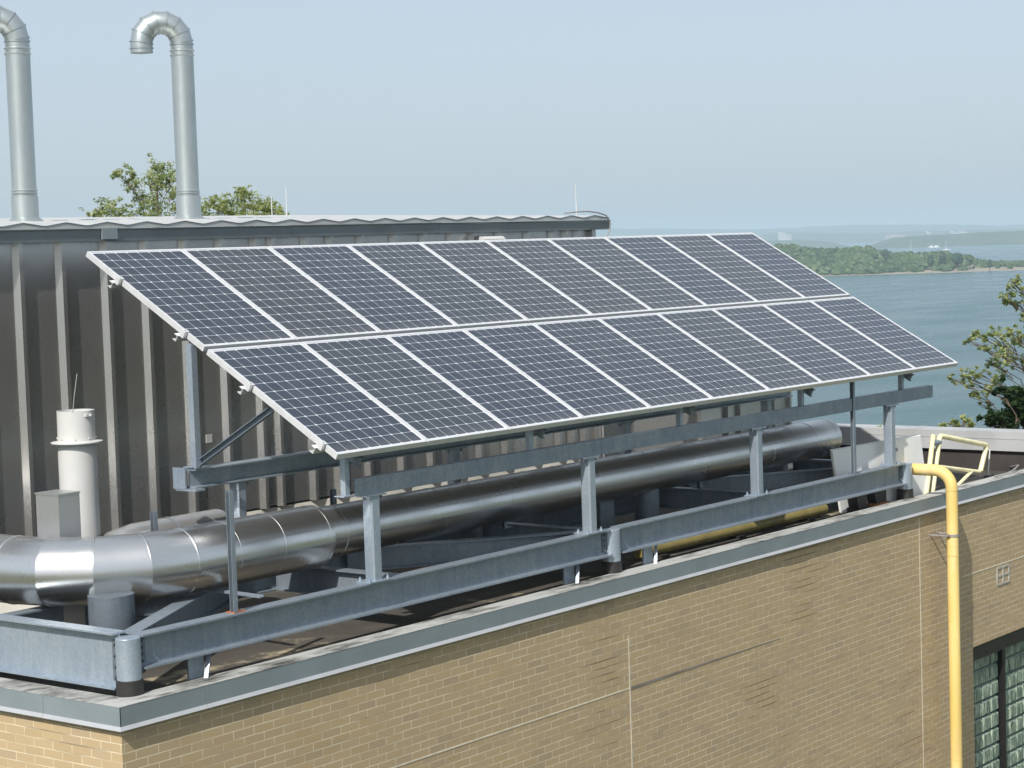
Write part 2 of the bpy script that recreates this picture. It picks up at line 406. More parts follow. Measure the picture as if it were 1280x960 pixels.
        if autouv:
            ul = me.uv_layers.new(name='UVMap')
            for p in me.polygons:
                n = p.normal; a = max(range(3), key=lambda i: abs(n[i]))
                for li in p.loop_indices:
                    c = me.vertices[me.loops[li].vertex_index].co
                    ul.data[li].uv = (c.y, c.z) if a == 0 else ((c.x, c.z) if a == 1 else (c.x, c.y))
        me.update()
        o = bpy.data.objects.new(name, me); COL.objects.link(o)
        if parent is not None: o.parent = parent; 
        o.location = (L - parent.location) if (parent is not None and L.length) else L
        if parent is not None and not L.length and parent.type == 'EMPTY':
            o.location = -parent.location if tuple(parent.rotation_euler) == (0, 0, 0) else (0, 0, 0)
        return o

def tag(o, label=None, cat=None, group=None, kind=None):
    if label: o['label'] = label
    if cat: o['category'] = cat
    if group: o['group'] = group
    if kind: o['kind'] = kind
    return o
def thing(name, loc, label, cat, group=None, rot=None):
    o = bpy.data.objects.new(name, None); COL.objects.link(o); o.location = loc
    o.empty_display_size = .2
    if rot: o.rotation_euler = rot
    return tag(o, label, cat, group)
def copy_tree(o, parent=None):
    c = o.copy(); COL.objects.link(c)
    if parent is not None: c.parent = parent; c.matrix_parent_inverse = o.matrix_parent_inverse.copy()
    for ch in list(o.children): copy_tree(ch, c)
    return c

# ------------------------------------------------------------------ dimensions (metres; array's lower left corner is the origin)
ZC = -1.438; ZR = -1.50                  # coping top, roof deck
XE, YE = -2.345, -0.138                  # outer edges of the coping
WX, WY = XE+.026, YE+.026                # brick faces
ZG = -8.0
XR = 12.6                                # right hand parapet
ZWIN = -3.33; XW0 = 10.585               # glass block window head / left jamb

# ================================================================== SETTING
def smooth(a, b, x):
    t_ = max(0, min(1, (x-a)/(b-a))); return t_*t_*(3-2*t_)
def grid(name, x0, x1, y0, y1, nx, ny, h, mat, kind='structure'):
    b = MB(); vs = []; fs = []
    for j in range(ny+1):
        for i in range(nx+1):
            x = x0+(x1-x0)*i/nx; y = y0+(y1-y0)*j/ny; vs.append((x, y, h(x, y)))
    for j in range(ny):
        for i in range(nx):
            a = j*(nx+1)+i; fs.append((a, a+1, a+nx+2, a+nx+1))
    b.mesh(vs, fs); o = b.build(name, mat); o['kind'] = kind
    return o
def hground(x, y):
    d = (x-5)*.80 + (y-3)*.60
    n = noise.noise(Vector((x*.03, y*.03, 1)))*1.2 + noise.noise(Vector((x*.1, y*.1, 4)))*.35
    return ZG + min(0.0, n)*.6 - 14.5*smooth(32, 125, d+4*n)
grid('ground', -420, 180, -420, 260, 110, 120, hground, 'grass_ground')

# the sea: one disc reaching the horizon
b = MB(); R_ = [0, 60, 150, 300, 600, 1200, 2400, 5000, 9500]; n = 72; vs = [(0, 0, -20)]; fs = []
for r in R_[1:]:
    for k in range(n): vs.append((r*cos(2*pi*k/n), r*sin(2*pi*k/n), -20))
for k in range(n): fs.append((0, 1+k, 1+(k+1) % n))
for i in range(len(R_)-2):
    for k in range(n):
        a = 1+i*n+k; c2 = 1+i*n+(k+1) % n; fs.append((a, c2, c2+n, a+n))
b.mesh(vs, fs); o = b.build('water', 'sea', smooth=False); o['kind'] = 'structure'

# bearings for far things: picture columns -> compass direction, rows -> height at a distance
def far(px, py, dist):
    a = YAW + math.atan((px-640)/F_PX); dep = dist*cos(a-YAW)
    yh = 307.33 - .0325*(px-640)
    return Vector((CAM.x+dist*sin(a), CAM.y+dist*cos(a), CAM.z - dep*(py-yh)/F_PX))
def interp(tab, x):
    if x <= tab[0][0]: return tab[0][1]
    for (a, p), (b_, q) in zip(tab, tab[1:]):
        if x <= b_: return p+(q-p)*(x-a)/(b_-a)
    return tab[-1][1]
def land(name, dist, px0, px1, tab, depth, mat, nx, ny, rough, kind='structure', lift=0.0, seed=0):
    """a strip of land: front slope from the water, crest, and back slope, with a rolling surface"""
    b = MB(); vs = []; fs = []
    for j in range(ny+1):
        v = j/ny
        for i in range(nx+1):
            px = px0+(px1-px0)*i/nx
            crest = far(px, interp(tab, px), dist).z + lift
            dd = dist + depth*v
            p = far(px, 300, dd)
            shp = smooth(0, .32, v)*(1-smooth(.62, 1, v))
            nn = noise.noise(Vector((p.x*rough[0], p.y*rough[0], seed))) * rough[1] + noise.noise(Vector((p.x*rough[0]*3.7, p.y*rough[0]*3.7, seed+5)))*rough[1]*.5
            e = smooth(0, .12, i/nx)*smooth(0, .12, 1-i/nx); shp *= e
            z = -21 + (crest+21)*shp + nn*min(1, shp*1.5)*e
            vs.append((p.x, p.y, z))
    for j in range(ny):
        for i in range(nx):
            a = j*(nx+1)+i; fs.append((a, a+1, a+nx+2, a+nx+1))
    b.mesh(vs, fs)
    o = b.build(name, mat); o['kind'] = kind
    return o
ISL = [(700, 318), (900, 314), (985, 311), (1000, 313), (1022, 317), (1060, 317), (1075, 315), (1090, 314), (1102, 319), (1130, 323), (1160, 322), (1185, 321), (1215, 323), (1228, 329), (1245, 331), (1262, 331), (1290, 330), (1400, 331), (1600, 332)]
land('island', 1085, 700, 1500, [(p, q+5) for p, q in ISL], 190, 'sand_rock', 260, 16, (.03, 1.6), 'structure', 0, 3)
FAR3 = [(1020, 312), (1080, 306), (1090, 304), (1110, 300), (1135, 296.5), (1172, 294), (1210, 292.5), (1247, 290), (1280, 289.5), (1400, 289), (1600, 294)]
FAR2 = [(640, 297), (900, 299), (965, 301), (1022, 301.5), (1047, 303.5), (1060, 307), (1078, 310), (1100, 311.5)]
FAR4 = [(500, 283), (700, 284), (960, 286), (1010, 283), (1072, 280.5), (1130, 281), (1185, 279.5), (1230, 281), (1280, 281), (1500, 279), (1700, 282)]
land('hills', 3000, 1060, 1600, FAR3, 500, 'far_wood', 360, 14, (.02, 3.0), 'structure', 0, 11)
land('hills', 3450, 620, 1100, FAR2, 500, 'far_wood', 320, 14, (.02, 3.0), 'structure', 0, 21)
land('hills', 6900, 400, 1800, FAR4, 1300, 'far_wood', 500, 12, (.004, 7.0), 'structure', 0, 31)
land('hills', 5200, 900, 1500, [(900, 293), (980, 291), (1040, 290.5), (1100, 292), (1160, 289), (1280, 287), (1500, 288)], 700, 'far_wood', 300, 12, (.006, 5.0), 'structure', 0, 41)

# ---- vegetation
def blob(b, c, r, squash=.8, sub=1):
    """an uneven leafy clump made of many small faces"""
    ph, th = (7, 10) if sub else (5, 7)
    o = len(b.v); sd_ = random.random()*99
    for i in range(ph+1):
        for k in range(th):
            a = pi*i/ph; q = 2*pi*k/th
            d = Vector((sin(a)*cos(q), sin(a)*sin(q), cos(a)))
            rr = r*(1+.42*noise.noise(d*1.9+Vector((sd_, 0, 0))) + .25*random.uniform(-1, 1))
            b.v.append((c[0]+d.x*rr, c[1]+d.y*rr, c[2]+d.z*rr*squash))
    for i in range(ph):
        for k in range(th):
            a = o+i*th+k; e = o+i*th+(k+1) % th
            b.f.append((a, e, e+th, a+th)); b.mi.append(b.cur)
def leaves(b, c, r, n, size, squash=.75):
    """n leaf quads scattered through a clump"""
    for _ in range(n):
        while True:
            d = Vector((random.uniform(-1, 1), random.uniform(-1, 1), random.uniform(-1, 1)))
            if d.length < 1: break
        p = Vector(c)+Vector((d.x*r, d.y*r, d.z*r*squash))
        a = Vector((random.gauss(0, 1), random.gauss(0, 1), random.gauss(0, .6))).normalized()
        q = a.cross(Vector((random.gauss(0, .5), random.gauss(0, .5), 1))).normalized()
        s1 = size*random.uniform(.6, 1.4); s2 = s1*random.uniform(.35, .6)
        b.mesh([p-a*s1, p+q*s2, p+a*s1, p-q*s2], [(0, 1, 2, 3)])

# island wood: one mass of shrubs and crowns
b = MB()
for _ in range(2300):
    px = random.uniform(930, 1330) if random.random() < .85 else random.uniform(760, 1450)
    v = random.random()**1.3
    if px > 1190 and random.random() < (.80 if v < .5 else .35): continue
    dd = 1085+190*(.04+.62*v)
    crest = far(px, interp(ISL, px)+5, 1085).z
    p = far(px, 300, dd); shp = smooth(0, .32, .04+.62*v)
    z = -21+(crest+21)*shp
    if z < -19.4: continue
    r = random.uniform(1.2, 3.3)*(.7 if px > 1190 else 1)
    blob(b, (p.x, p.y, z+r*.45), r, random.uniform(.7, 1.0), 0)
o = b.build('island_wood', 'island_leaf', smooth=False); o['kind'] = 'stuff'; o['label'] = 'low green wood covering the island across the water'; o['category'] = 'wood'

def far_tree(px, py, base, dist, wpx, mat, label, n=16):
    top = far(px, py, dist); bt = far(px, base, dist); k = dist/F_PX
    h = top.z-bt.z; r = wpx*k/2
    root = thing('island_tree', (bt.x, bt.y, bt.z), label, 'tree', 'trees standing out of the island wood')
    t_ = MB(); t_.tube([(bt.x, bt.y, bt.z-1), (bt.x, bt.y, bt.z+h*.5)], [.3, .15], 6); t_.build('trunk', 'bark', root)
    c_ = MB()
    for _ in range(n):
        q = random.uniform(0, 2*pi); u = random.random(); rr = r*.62*sqrt(random.random())*(1-.5*u)
        blob(c_, (bt.x+rr*cos(q), bt.y+rr*sin(q), bt.z+h*(.25+.6*u)), r*random.uniform(.3, .5), .9, 1)
    c_.build('crown', mat, root, smooth=False)
far_tree(1111, 312, 323, 1110, 13, 'island_dark', 'round dark tree alone on the middle of the island wood')
far_tree(1167, 316, 332, 1110, 10, 'island_dark', 'narrow dark tree at the left of the row near the bluff')
far_tree(1182, 316, 332, 1110, 13, 'island_dark', 'second dark tree of the row near the island bluff')
far_tree(1200, 315.5, 333, 1110, 19, 'island_dark', 'broadest dark tree of the row near the island bluff')
far_tree(1216, 317.5, 332, 1110, 12, 'island_leaf', 'paler green tree closing the row near the bluff')
far_tree(1241, 324, 336, 1100, 9, 'island_dark', 'small dark tree alone before the bare sandy bluff')

# trees near the building
def limb(b, p0, p1, r0, r1, wob=.12, n=5):
    p0, p1 = Vector(p0), Vector(p1); pts = []
    L_ = (p1-p0).length
    for i in range(n+1):
        t_ = i/n; j = Vector((random.uniform(-1, 1), random.uniform(-1, 1), random.uniform(-.5, .5)))*wob*L_*.3*sin(pi*t_)
        pts.append(p0.lerp(p1, t_)+j)
    b.tube(pts, [r0+(r1-r0)*i/n for i in range(n+1)], 6)
def tree(name, base, top, clumps, mat, label, leaf=.10, per=90, group='trees around the building', tr=.16):
    """clumps: (x, y, z, r) of the crown's branch ends"""
    root = thing(name, base, label, 'tree', group)
    tb = MB(); base = Vector(base); top = Vector(top)
    limb(tb, base, top, tr, tr*.12, .05, 8)
    lb = MB()
    for (x, y, z, r) in clumps:
        c = Vector((x, y, z)); t_ = max(.15, min(.97, (z-1.2*r-base.z)/(top.z-base.z)*.92))
        fork = base.lerp(top, t_)
        limb(tb, fork, c, tr*.09*(1.1-t_*.5), .005, .2, 5)
        for _ in range(3):
            q = c+Vector((random.uniform(-1, 1), random.uniform(-1, 1), random.uniform(-.6, .6)))*r*.8
            limb(tb, fork.lerp(c, .75), q, .007, .003, .2, 3)
        m = max(4, int(per*r/2.1))
        for _ in range(m):
            q = c+Vector((random.gauss(0, .6), random.gauss(0, .6), random.gauss(0, .45)))*r
            leaves(lb, q, r*random.uniform(.25, .5), random.randint(12, 20), leaf*.7)
    tb.build('trunk', 'bark', root); lb.build('crown', mat, root, smooth=False)
    return root
def pt(px, py, d):
    """a point of the view at depth d in front of the camera (used once, to survey tree positions)"""
    return CAM + (fw + r2*((px-640)/F_PX) - u2*((py-480)/F_PX))*d
def surveyed(lst, d, spread, px_r):
    out = []
    for (px, py, r) in lst:
        p = pt(px, py, d+random.uniform(-spread, spread)); out.append((p.x, p.y, p.z, r*d/F_PX))
    return out
K = 45
la = [(185, 222, 17), (200, 210, 14), (203, 228, 18), (160, 222, 12), (172, 240, 15), (150, 218, 8), (130, 258, 13), (143, 264, 14), (120, 268, 8), (165, 262, 12), (182, 262, 13), (196, 250, 14), (215, 240, 16), (222, 262, 15), (212, 225, 10), (230, 255, 10), (152, 274, 14), (200, 272, 15)]
cl = surveyed(la, K, 1.2, 0); bs = pt(192, 330, K); bs.z = hground(bs.x, bs.y); tp = pt(196, 228, K)
rnd = random.Random(5)
cl += [(tp.x+rnd.uniform(-2.4, 2.4), tp.y+rnd.uniform(-2.4, 2.4), rnd.uniform(-2, 1.5), rnd.uniform(.3, .6)) for _ in range(22)]
tree('locust_tree', bs, tp, cl, 'locust_leaf', 'airy green tree top behind the metal roof, left of the hooked pipe', .062, 165)
lb_ = [(262, 252, 12), (275, 258, 14), (255, 268, 12), (290, 256, 13), (305, 243, 11), (312, 254, 15), (325, 256, 14), (335, 262, 12), (345, 264, 10), (318, 268, 15), (296, 268, 15), (275, 270, 14), (350, 268, 7), (302, 237, 6)]
cl = surveyed(lb_, 49, 1.3, 0); bs = pt(305, 330, 49); bs.z = hground(bs.x, bs.y); tp = pt(306, 248, 49)
cl += [(tp.x+rnd.uniform(-2.4, 2.4), tp.y+rnd.uniform(-2.4, 2.4), rnd.uniform(-2, 1.2), rnd.uniform(.3, .6)) for _ in range(22)]
tree('locust_tree', bs, tp, cl, 'bright_leaf', 'bushier green tree top behind the metal roof, beside two thin rods', .062, 180)
lc = [(1266, 352, 10), (1278, 360, 14), (1258, 371, 12), (1272, 376, 12), (1290, 366, 16), (1284, 395, 10), (1208, 424, 6), (1222, 418, 9), (1240, 420, 11), (1256, 424, 12), (1272, 420, 12), (1228, 434, 7), (1245, 438, 12), (1262, 445, 14), (1276, 452, 14), (1238, 452, 10), (1222, 466, 10), (1205, 470, 8), (1190, 474, 7), (1215, 478, 8), (1250, 460, 12), (1236, 488, 9), (1218, 494, 8), (1228, 506, 7), (1246, 478, 9), (1290, 425, 18), (1295, 460, 18), (1300, 400, 16), (1262, 412, 8), (1310, 380, 20), (1320, 430, 22)]
cl = surveyed(lc, 32, 1.0, 0); bs = pt(1330, 560, 32); bs.z = hground(bs.x, bs.y); tp = pt(1312, 390, 32)
cl += [(tp.x+rt.x*rnd.uniform(.3, 2.2)+fw.x*rnd.uniform(-1.2, 1.6), tp.y+rt.y*rnd.uniform(.3, 2.2)+fw.y*rnd.uniform(-1.2, 1.6), rnd.uniform(-2.2, .9), rnd.uniform(.2, .4)) for _ in range(20)]
tree('locust_tree', bs, tp, cl, 'locust_leaf', 'airy pale green tree at the right before the water', .05, 150)
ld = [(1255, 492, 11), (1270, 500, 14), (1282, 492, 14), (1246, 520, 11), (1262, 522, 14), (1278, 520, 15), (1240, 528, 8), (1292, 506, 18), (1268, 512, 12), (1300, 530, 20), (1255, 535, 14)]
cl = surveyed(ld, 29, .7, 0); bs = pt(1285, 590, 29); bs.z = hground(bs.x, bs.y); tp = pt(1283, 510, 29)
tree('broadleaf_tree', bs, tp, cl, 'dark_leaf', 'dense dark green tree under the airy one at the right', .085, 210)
le = [(1112, 530, 4), (1190, 528, 6), (1206, 524, 6), (1214, 531, 5), (1196, 533, 7), (1178, 533, 4), (1100, 535, 4)]
cl = surveyed(le, 27, .4, 0); bs = pt(1195, 620, 27); bs.z = hground(bs.x, bs.y); tp = pt(1197, 540, 27)
tree('young_tree', bs, tp, cl, 'bright_leaf', 'thin tips of a young tree just above the right parapet', .06, 70)
lf = [(800, 522, 10), (815, 520, 11), (835, 516, 12), (850, 522, 12), (868, 516, 11), (885, 520, 11), (830, 530, 12), (860, 530, 12), (805, 534, 10), (780, 526, 10), (893, 528, 10), (845, 508, 8)]
cl = surveyed(lf, 40, 1.2, 0); bs = pt(840, 600, 40); bs.z = hground(bs.x, bs.y); tp = pt(842, 520, 40)
tree('bush', bs, tp, cl, 'bright_leaf', 'bright green bush seen in the gap under the solar array', .08, 260)

# ---- boats and far buildings
def sailboat(px, py, dist, mast, label):
    p = far(px, py, dist); p.z = -20
    k = random.uniform(-.3, .3); root = thing('sailboat', p, label, 'sailboat', 'sailing boats moored across the bay')
    ax = Vector((cos(k+2.2), sin(k+2.2), 0)); sy = Vector((-ax.y, ax.x, 0))
    b = MB(); vs = []; L_, B_ = 9.5, 2.8
    st = [(-.5, .75, .9), (-.25, 1, .8), (.1, 1, .85), (.35, .6, 1.0), (.5, .04, 1.2)]
    for (u, wf, dk) in st:
        for (s_, z) in ((-1, dk), (-.8, .2), (0, -.3), (.8, .2), (1, dk)):
            vs.append(p+ax*L_*u+sy*(B_/2*wf*s_)+Vector((0, 0, z)))
    fs = [(i*5+j, i*5+j+1, i*5+j+6, i*5+j+5) for i in range(4) for j in range(4)] + [(i*5+4, i*5, i*5+5, i*5+9) for i in range(4)] + [(0, 1, 2, 3, 4)]
    b.mesh(vs, fs); b.build('hull', 'boat_white', root)
    b = MB(); b.obox(p+ax*.2+Vector((0, 0, 1.25)), ax*3.4, sy*1.6, (0, 0, .6)); b.build('cabin', 'boat_white', root)
    b = MB(); m0 = p+ax*.8+Vector((0, 0, .8)); b.tube([m0, m0+Vector((0, 0, mast))], [.17, .12], 6); b.build('mast', 'boat_white', root)
    b = MB(); bo = m0+Vector((0, 0, 1.3)); b.tube([bo, bo-ax*3.8], .22, 6); b.build('furled_sail', 'boat_blue', root)
sailboat(1144, 314, 2330, 12.5, 'white sailboat with tall bare mast, left of the two moored')
sailboat(1187.5, 312.3, 2420, 10.5, 'white sailboat with shorter bare mast, right of the two moored')
def motorboat(px, dist, label):
    p = far(px, 309, dist); p.z = -20
    root = thing('motorboat', p, label, 'boat', 'motorboats moored across the bay')
    ax = Vector((rt.x, rt.y, 0)); sy = Vector((-ax.y, ax.x, 0)); b = MB(); vs = []
    for (u, wf, dk) in [(-.5, .8, 1.3), (0, 1, 1.3), (.35, .6, 1.6), (.5, .05, 1.9)]:
        for (s_, z) in ((-1, dk), (-.7, 0), (.7, 0), (1, dk)): vs.append(p+ax*9*u+sy*1.6*wf*s_+Vector((0, 0, z)))
    fs = [(i*4+j, i*4+j+1, i*4+j+5, i*4+j+4) for i in range(3) for j in range(3)]+[(i*4+3, i*4, i*4+4, i*4+7) for i in range(3)]+[(0, 1, 2, 3)]
    b.mesh(vs, fs); b.build('hull', 'boat_white', root)
    b = MB(); b.obox(p+Vector((0, 0, 2.1)), ax*4, sy*2.2, (0, 0, 1.7)); b.build('cabin', 'boat_white', root)
motorboat(1168.5, 2880, 'small white motorboat between the sailboats, the left one')
motorboat(1174.5, 2900, 'small white motorboat between the sailboats, the right one')

def far_building(px0, px1, py0, py1, dist, wall, label, storeys=4, steps=()):
    a, c = far(px0, py0, dist), far(px1, py0, dist); z0 = far(px0, py1, dist).z - 8
    root = thing('far_building', ((a.x+c.x)/2, (a.y+c.y)/2, z0), label, 'building', 'pale buildings on the far shore')
    d = Vector((c.x-a.x, c.y-a.y, 0)); L_ = d.length; d /= L_; nb = Vector((-d.y, d.x, 0))*-1
    if nb.dot(Vector((a.x, a.y, 0))) < 0: nb = -nb
    H = a.z-z0; o0 = Vector((a.x, a.y, z0)); dep = 25
    b = MB(); segs = steps or [(0, 1, 1.0)]
    for (u0, u1, hf) in segs:
        cc = o0+d*L_*(u0+u1)/2+nb*dep/2+Vector((0, 0, H*hf/2)); b.obox(cc, d*L_*(u1-u0), nb*dep*(1-.02*u0), (0, 0, H*hf))
    b.build('wall', wall, root, smooth=False)
    b = MB()
    for (u0, u1, hf) in segs:
        cc = o0+d*L_*(u0+u1)/2+nb*dep/2+Vector((0, 0, H*hf+.5)); b.obox(cc, d*(L_*(u1-u0)+.6), nb*(dep+.6), (0, 0, 1.0))
    b.obox(o0+d*L_*(segs[0][0]+.2*(segs[0][1]-segs[0][0]))+nb*dep/2+Vector((0, 0, H*segs[0][2]+2)), d*6, nb*6, (0, 0, 3))
    b.build('roof', 'far_roof' if wall == 'far_wall_pink' else wall, root, smooth=False)
    b = MB()
    for (u0, u1, hf) in segs:
        for s_ in range(storeys):
            z = 8+(H*hf-8)*(s_+.55)/storeys
            b.obox(o0+d*L_*(u0+u1)/2-nb*.12+Vector((0, 0, z)), d*(L_*(u1-u0)*.9), nb*.2, (0, 0, 1.3))
    b.build('window_band', 'far_glass', root, smooth=False)
far_building(978, 994, 291.5, 299, 5100, 'far_wall', 'long white block on the far shore above the array corner', 3, [(0, .55, 1.0), (.55, 1, .85)])
far_building(1111, 1136, 293, 299, 5100, 'far_wall_pink', 'long pinkish block on the far shore behind the wooded point', 2, [(0, .3, .8), (.3, .7, .95), (.7, 1, .85)])
far_building(1192, 1213, 289.5, 293, 5300, 'far_wall', 'low white block on the far shore behind the wooded hill', 2, [(0, .6, .9), (.6, 1, 1)])
far_building(1163, 1168, 291, 295, 5250, 'far_wall', 'small pale block on the far shore above the motorboats', 3)

# ================================================================== BRICK BUILDING
BB = thing('brick_building', (5, 4, ZG), 'tan brick building with grey metal coping and a glass block window', 'building')
b = MB(); T = .2
# front wall with the window opening (x from XW0 on, z below ZWIN), left wall, right end, back
b.box((WX, WY, ZG), (XW0, WY+T, ZC-.06)); b.box((XW0, WY, ZWIN), (XR+.3, WY+T, ZC-.06)); 
b.box((WX, WY+T, ZG), (WX+T, 12, ZC-.06))
b.box((XR+.3-T, WY+T, ZG), (XR+.3, 12, ZC-.06)); b.box((WX+T, 12-T, ZG), (XR+.3-T, 12, ZC-.06))
o = b.build('wall', 'brick', BB, autouv=True, smooth=False)
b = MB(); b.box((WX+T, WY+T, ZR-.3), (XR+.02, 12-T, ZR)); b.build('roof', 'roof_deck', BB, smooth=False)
# pale membrane over the roof beyond the metal building
b = MB(); b.box((9.1, 3.0, ZR+.004), (XR, 11.7, ZR+.03)); b.build('roof_membrane', 'pale_membrane', BB, smooth=False)
# sealant joints and marks on the front wall
e = WY-.003
for qa, qb in (((3.572, e, -8), (3.588, WY+.01, -1.985)), ((9.262, e, -8), (9.280, WY+.01, -1.64)), ((-.4, e, -2.464), (3.57, WY+.01, -2.452)), ((10.35, e, -2.468), (XR, WY+.01, -2.454))):
    b = MB(); b.box(qa, qb); b.build('joint_sealant', 'sealant_light', BB, smooth=False)
b = MB(); b.mesh([(3.59, e, -2.476), (6.2, e, -2.462), (6.2, e, -2.458), (3.59, e, -2.446), (3.59, WY+.01, -2.476), (6.2, WY+.01, -2.462), (6.2, WY+.01, -2.458), (3.59, WY+.01, -2.446)], [(0, 1, 2, 3), (4, 7, 6, 5), (0, 4, 5, 1), (1, 5, 6, 2), (2, 6, 7, 3), (3, 7, 4, 0)]); b.build('joint_stain', 'sealant_dark', BB, smooth=False)
b = MB()
for i in range(3):
    for j in range(2): pass
x0, x1, z0, z1 = 11.27, 11.60, -2.70, -2.50
for x in (x0, (x0+x1)/2, x1): b.box((x-.013, e-.006, z0), (x+.013, WY+.01, z1))
for z in (z0, (z0+z1)/2, z1):
    for xa, xb in ((x0+.013, (x0+x1)/2-.013), ((x0+x1)/2+.013, x1-.013)): b.box((xa, e-.005, z-.011), (xb, WY+.01, z+.011))
b.build('wall_vent', 'sealant_vent', BB, smooth=False)
# glass block window
fr = MB(); yw = WY+.10
fr.box((XW0, WY+.012, ZWIN-.17), (XR+.3, WY+.2, ZWIN)); fr.box((XW0, WY+.05, ZG+.5), (XW0+.035, WY+.2, ZWIN-.17))
for x in (11.56, 12.45): fr.box((x, WY+.085, ZG+.5), (x+.085, WY+.2, ZWIN-.17))
fo = fr.build('window_frame', 'window_metal', BB, smooth=False)
for xa, xb in ((XW0+.035, 11.56), (11.645, 12.45), (12.535, XR+.3)):
    m = MB(); m.box((xa, yw+.06, ZG+.5), (xb, yw+.1, ZWIN-.17)); m.slot(1)
    nx = 4; dx_ = (xb-xa)/nx
    for i in range(nx):
        for j in range(24):
            z1 = ZWIN-.17-.008-j*.195
            if z1-.19 < ZG+.5: break
            xa_ = xa+i*dx_+.008; xb_ = xa+(i+1)*dx_-.008; zz0 = z1-.18
            c_ = .02
            m.mesh([(xa_, yw+.058, zz0), (xb_, yw+.058, zz0), (xb_, yw+.058, z1), (xa_, yw+.058, z1), (xa_+c_, yw+.03, zz0+c_), (xb_-c_, yw+.03, zz0+c_), (xb_-c_, yw+.03, z1-c_), (xa_+c_, yw+.03, z1-c_)],
                   [(4, 5, 6, 7), (0, 1, 5, 4), (1, 2, 6, 5), (2, 3, 7, 6), (3, 0, 4, 7)])
    m.build('window_pane', ['block_mortar', 'glass_block'], BB, smooth=False)
# coping: top sheet, fascia and kicked-out drip, in lengths
def coping(mb_f, mb_t, mb_d, p0, p1, outw, zt=ZC, fh=.135, wd=.25, m0=0.0, m1=0.0, tg=0.0):
    """p0-p1 along the outer top edge; m0/m1 lengthen the drip for mitred corners"""
    p0, p1, outw = Vector(p0), Vector(p1), Vector(outw); d = (p1-p0).normalized(); U = Vector((0, 0, 1))
    mb_f.prism([(0, -.004), (0, -fh), (-.004, -fh), (-.004, -.004)], p0, p1, outw, U)
    mb_t.prism([(.002, 0), (.002, -.004), (-wd, -.02), (-wd, -.07), (-wd-.004, -.07), (-wd-.004, -.014)], p0+d*tg, p1, outw, U)
    q0, q1 = p0-d*m0, p1+d*m1
    mb_d.mesh([p0+U*(-fh), p1+U*(-fh), q1+outw*.022+U*(-fh-.024), q0+outw*.022+U*(-fh-.024), p0+U*(-fh)-outw*.004, p1+U*(-fh)-outw*.004, q1+outw*.02+U*(-fh-.028), q0+outw*.02+U*(-fh-.028)],
              [(0, 1, 2, 3), (4, 7, 6, 5), (0, 4, 5, 1), (3, 2, 6, 7), (0, 3, 7, 4), (1, 5, 6, 2)])
f_, t_, d_ = MB(), MB(), MB()
cuts = [XE, -1.57, 1.75, 4.65, 7.6, 10.5, XR+.33]
for i in range(len(cuts)-1):
    g = 0 if i == 0 else .003
    coping(f_, t_, d_, (cuts[i]+g, YE - (.0015 if i % 2 else 0), ZC), (cuts[i+1], YE - (.0015 if i % 2 else 0), ZC), (0, -1, 0), m0=.022 if i == 0 else 0, tg=.005 if i == 0 else 0)
cl_ = [YE, .65, 3.3, 6.0, 12.0]
for i in range(len(cl_)-1):
    g = 0 if i == 0 else .003
    coping(f_, t_, d_, (XE, cl_[i]+g, ZC), (XE, cl_[i+1], ZC), (-1, 0, 0), m0=.022 if i == 0 else 0, tg=.005 if i == 0 else 0)
# right hand parapet, higher than the front one
f_.build('coping_fascia', 'coping_paint', BB, smooth=False); t_.build('coping_top', 'coping_top', BB, smooth=False); d_.build('coping_drip', 'coping_lit', BB, smooth=False)
b = MB(); b.box((XR+.02, WY+.21, ZR-.2), (XR+.295, 11.9, -1.06)); b.build('parapet', 'dark_membrane', BB, smooth=False)
b = MB(); b.box((XR-.03, WY-.02, -1.24), (XR+.36, 11.95, -1.0)); b.box((XR-.034, WY-.024, -1.09), (XR+.364, 11.954, -1.075))
for y in (1.6, 3.4): b.box((XR-.036, y, -1.245), (XR+.366, y+.09, -.996))
b.build('parapet_cap', 'cap_metal', BB, smooth=False)

# ================================================================== METAL BUILDING
MBG = thing('metal_building', (4, 6, ZR), 'penthouse clad in dark reflective metal siding with a pale ribbed roof', 'building')
XL, XM = -3.2, 8.93; YB = 4.0; ZS = -1.0
b = MB(); b.box((XL, YB, ZS), (XM, YB+.08, 1.75)); b.box((XL, YB+.08, ZS), (XL+.08, 9.2, 1.75)); b.box((XM-.08, YB+.08, ZS), (XM, 9.2, 1.75)); b.box((XL+.08, 9.12, ZS), (XM-.08, 9.2, 1.75))
ribs = [-3.0, -2.53, -2.06, -1.6, -1.13, -.66, -.19, .28, .75, 1.27, 1.75, 2.24, 2.72, 3.19, 3.43, 3.91, 4.28, 4.75, 5.28, 5.77, 6.24, 6.62, 7.09, 7.63, 8.11, 8.37, 8.61]
for x in ribs:
    b.prism([(-.056, 0), (-.020, .055), (.022, .055), (.034, 0)], (x, YB, ZS-.012), (x, YB, 1.74), (1, 0, 0), (0, -1, 0))
b.box((XM-.07, YB-.06, ZS), (XM+.006, YB-.002, 1.74))
b.build('wall', 'siding_metal', MBG, smooth=False)
b = MB(); b.prism([(-.03, 0), (.42, 0), (.40, .035), (.02, .40), (.0, ZS-.022-ZR), (-.03, ZS-.022-ZR)], (XL+.02, YB, ZR), (XM-.02, YB, ZR), (0, -1, 0), (0, 0, 1)); b.box((XL+.02, YB+.035, ZR), (XM-.02, 9.15, ZS-.025)); b.build('curb', 'pale_membrane', MBG, smooth=False)
b = MB(); b.box((XL-.02, YB-.03, ZS-.16), (2.9, YB-.004, ZS-.021)); b.build('base_flashing', 'dark_membrane', MBG, smooth=False)
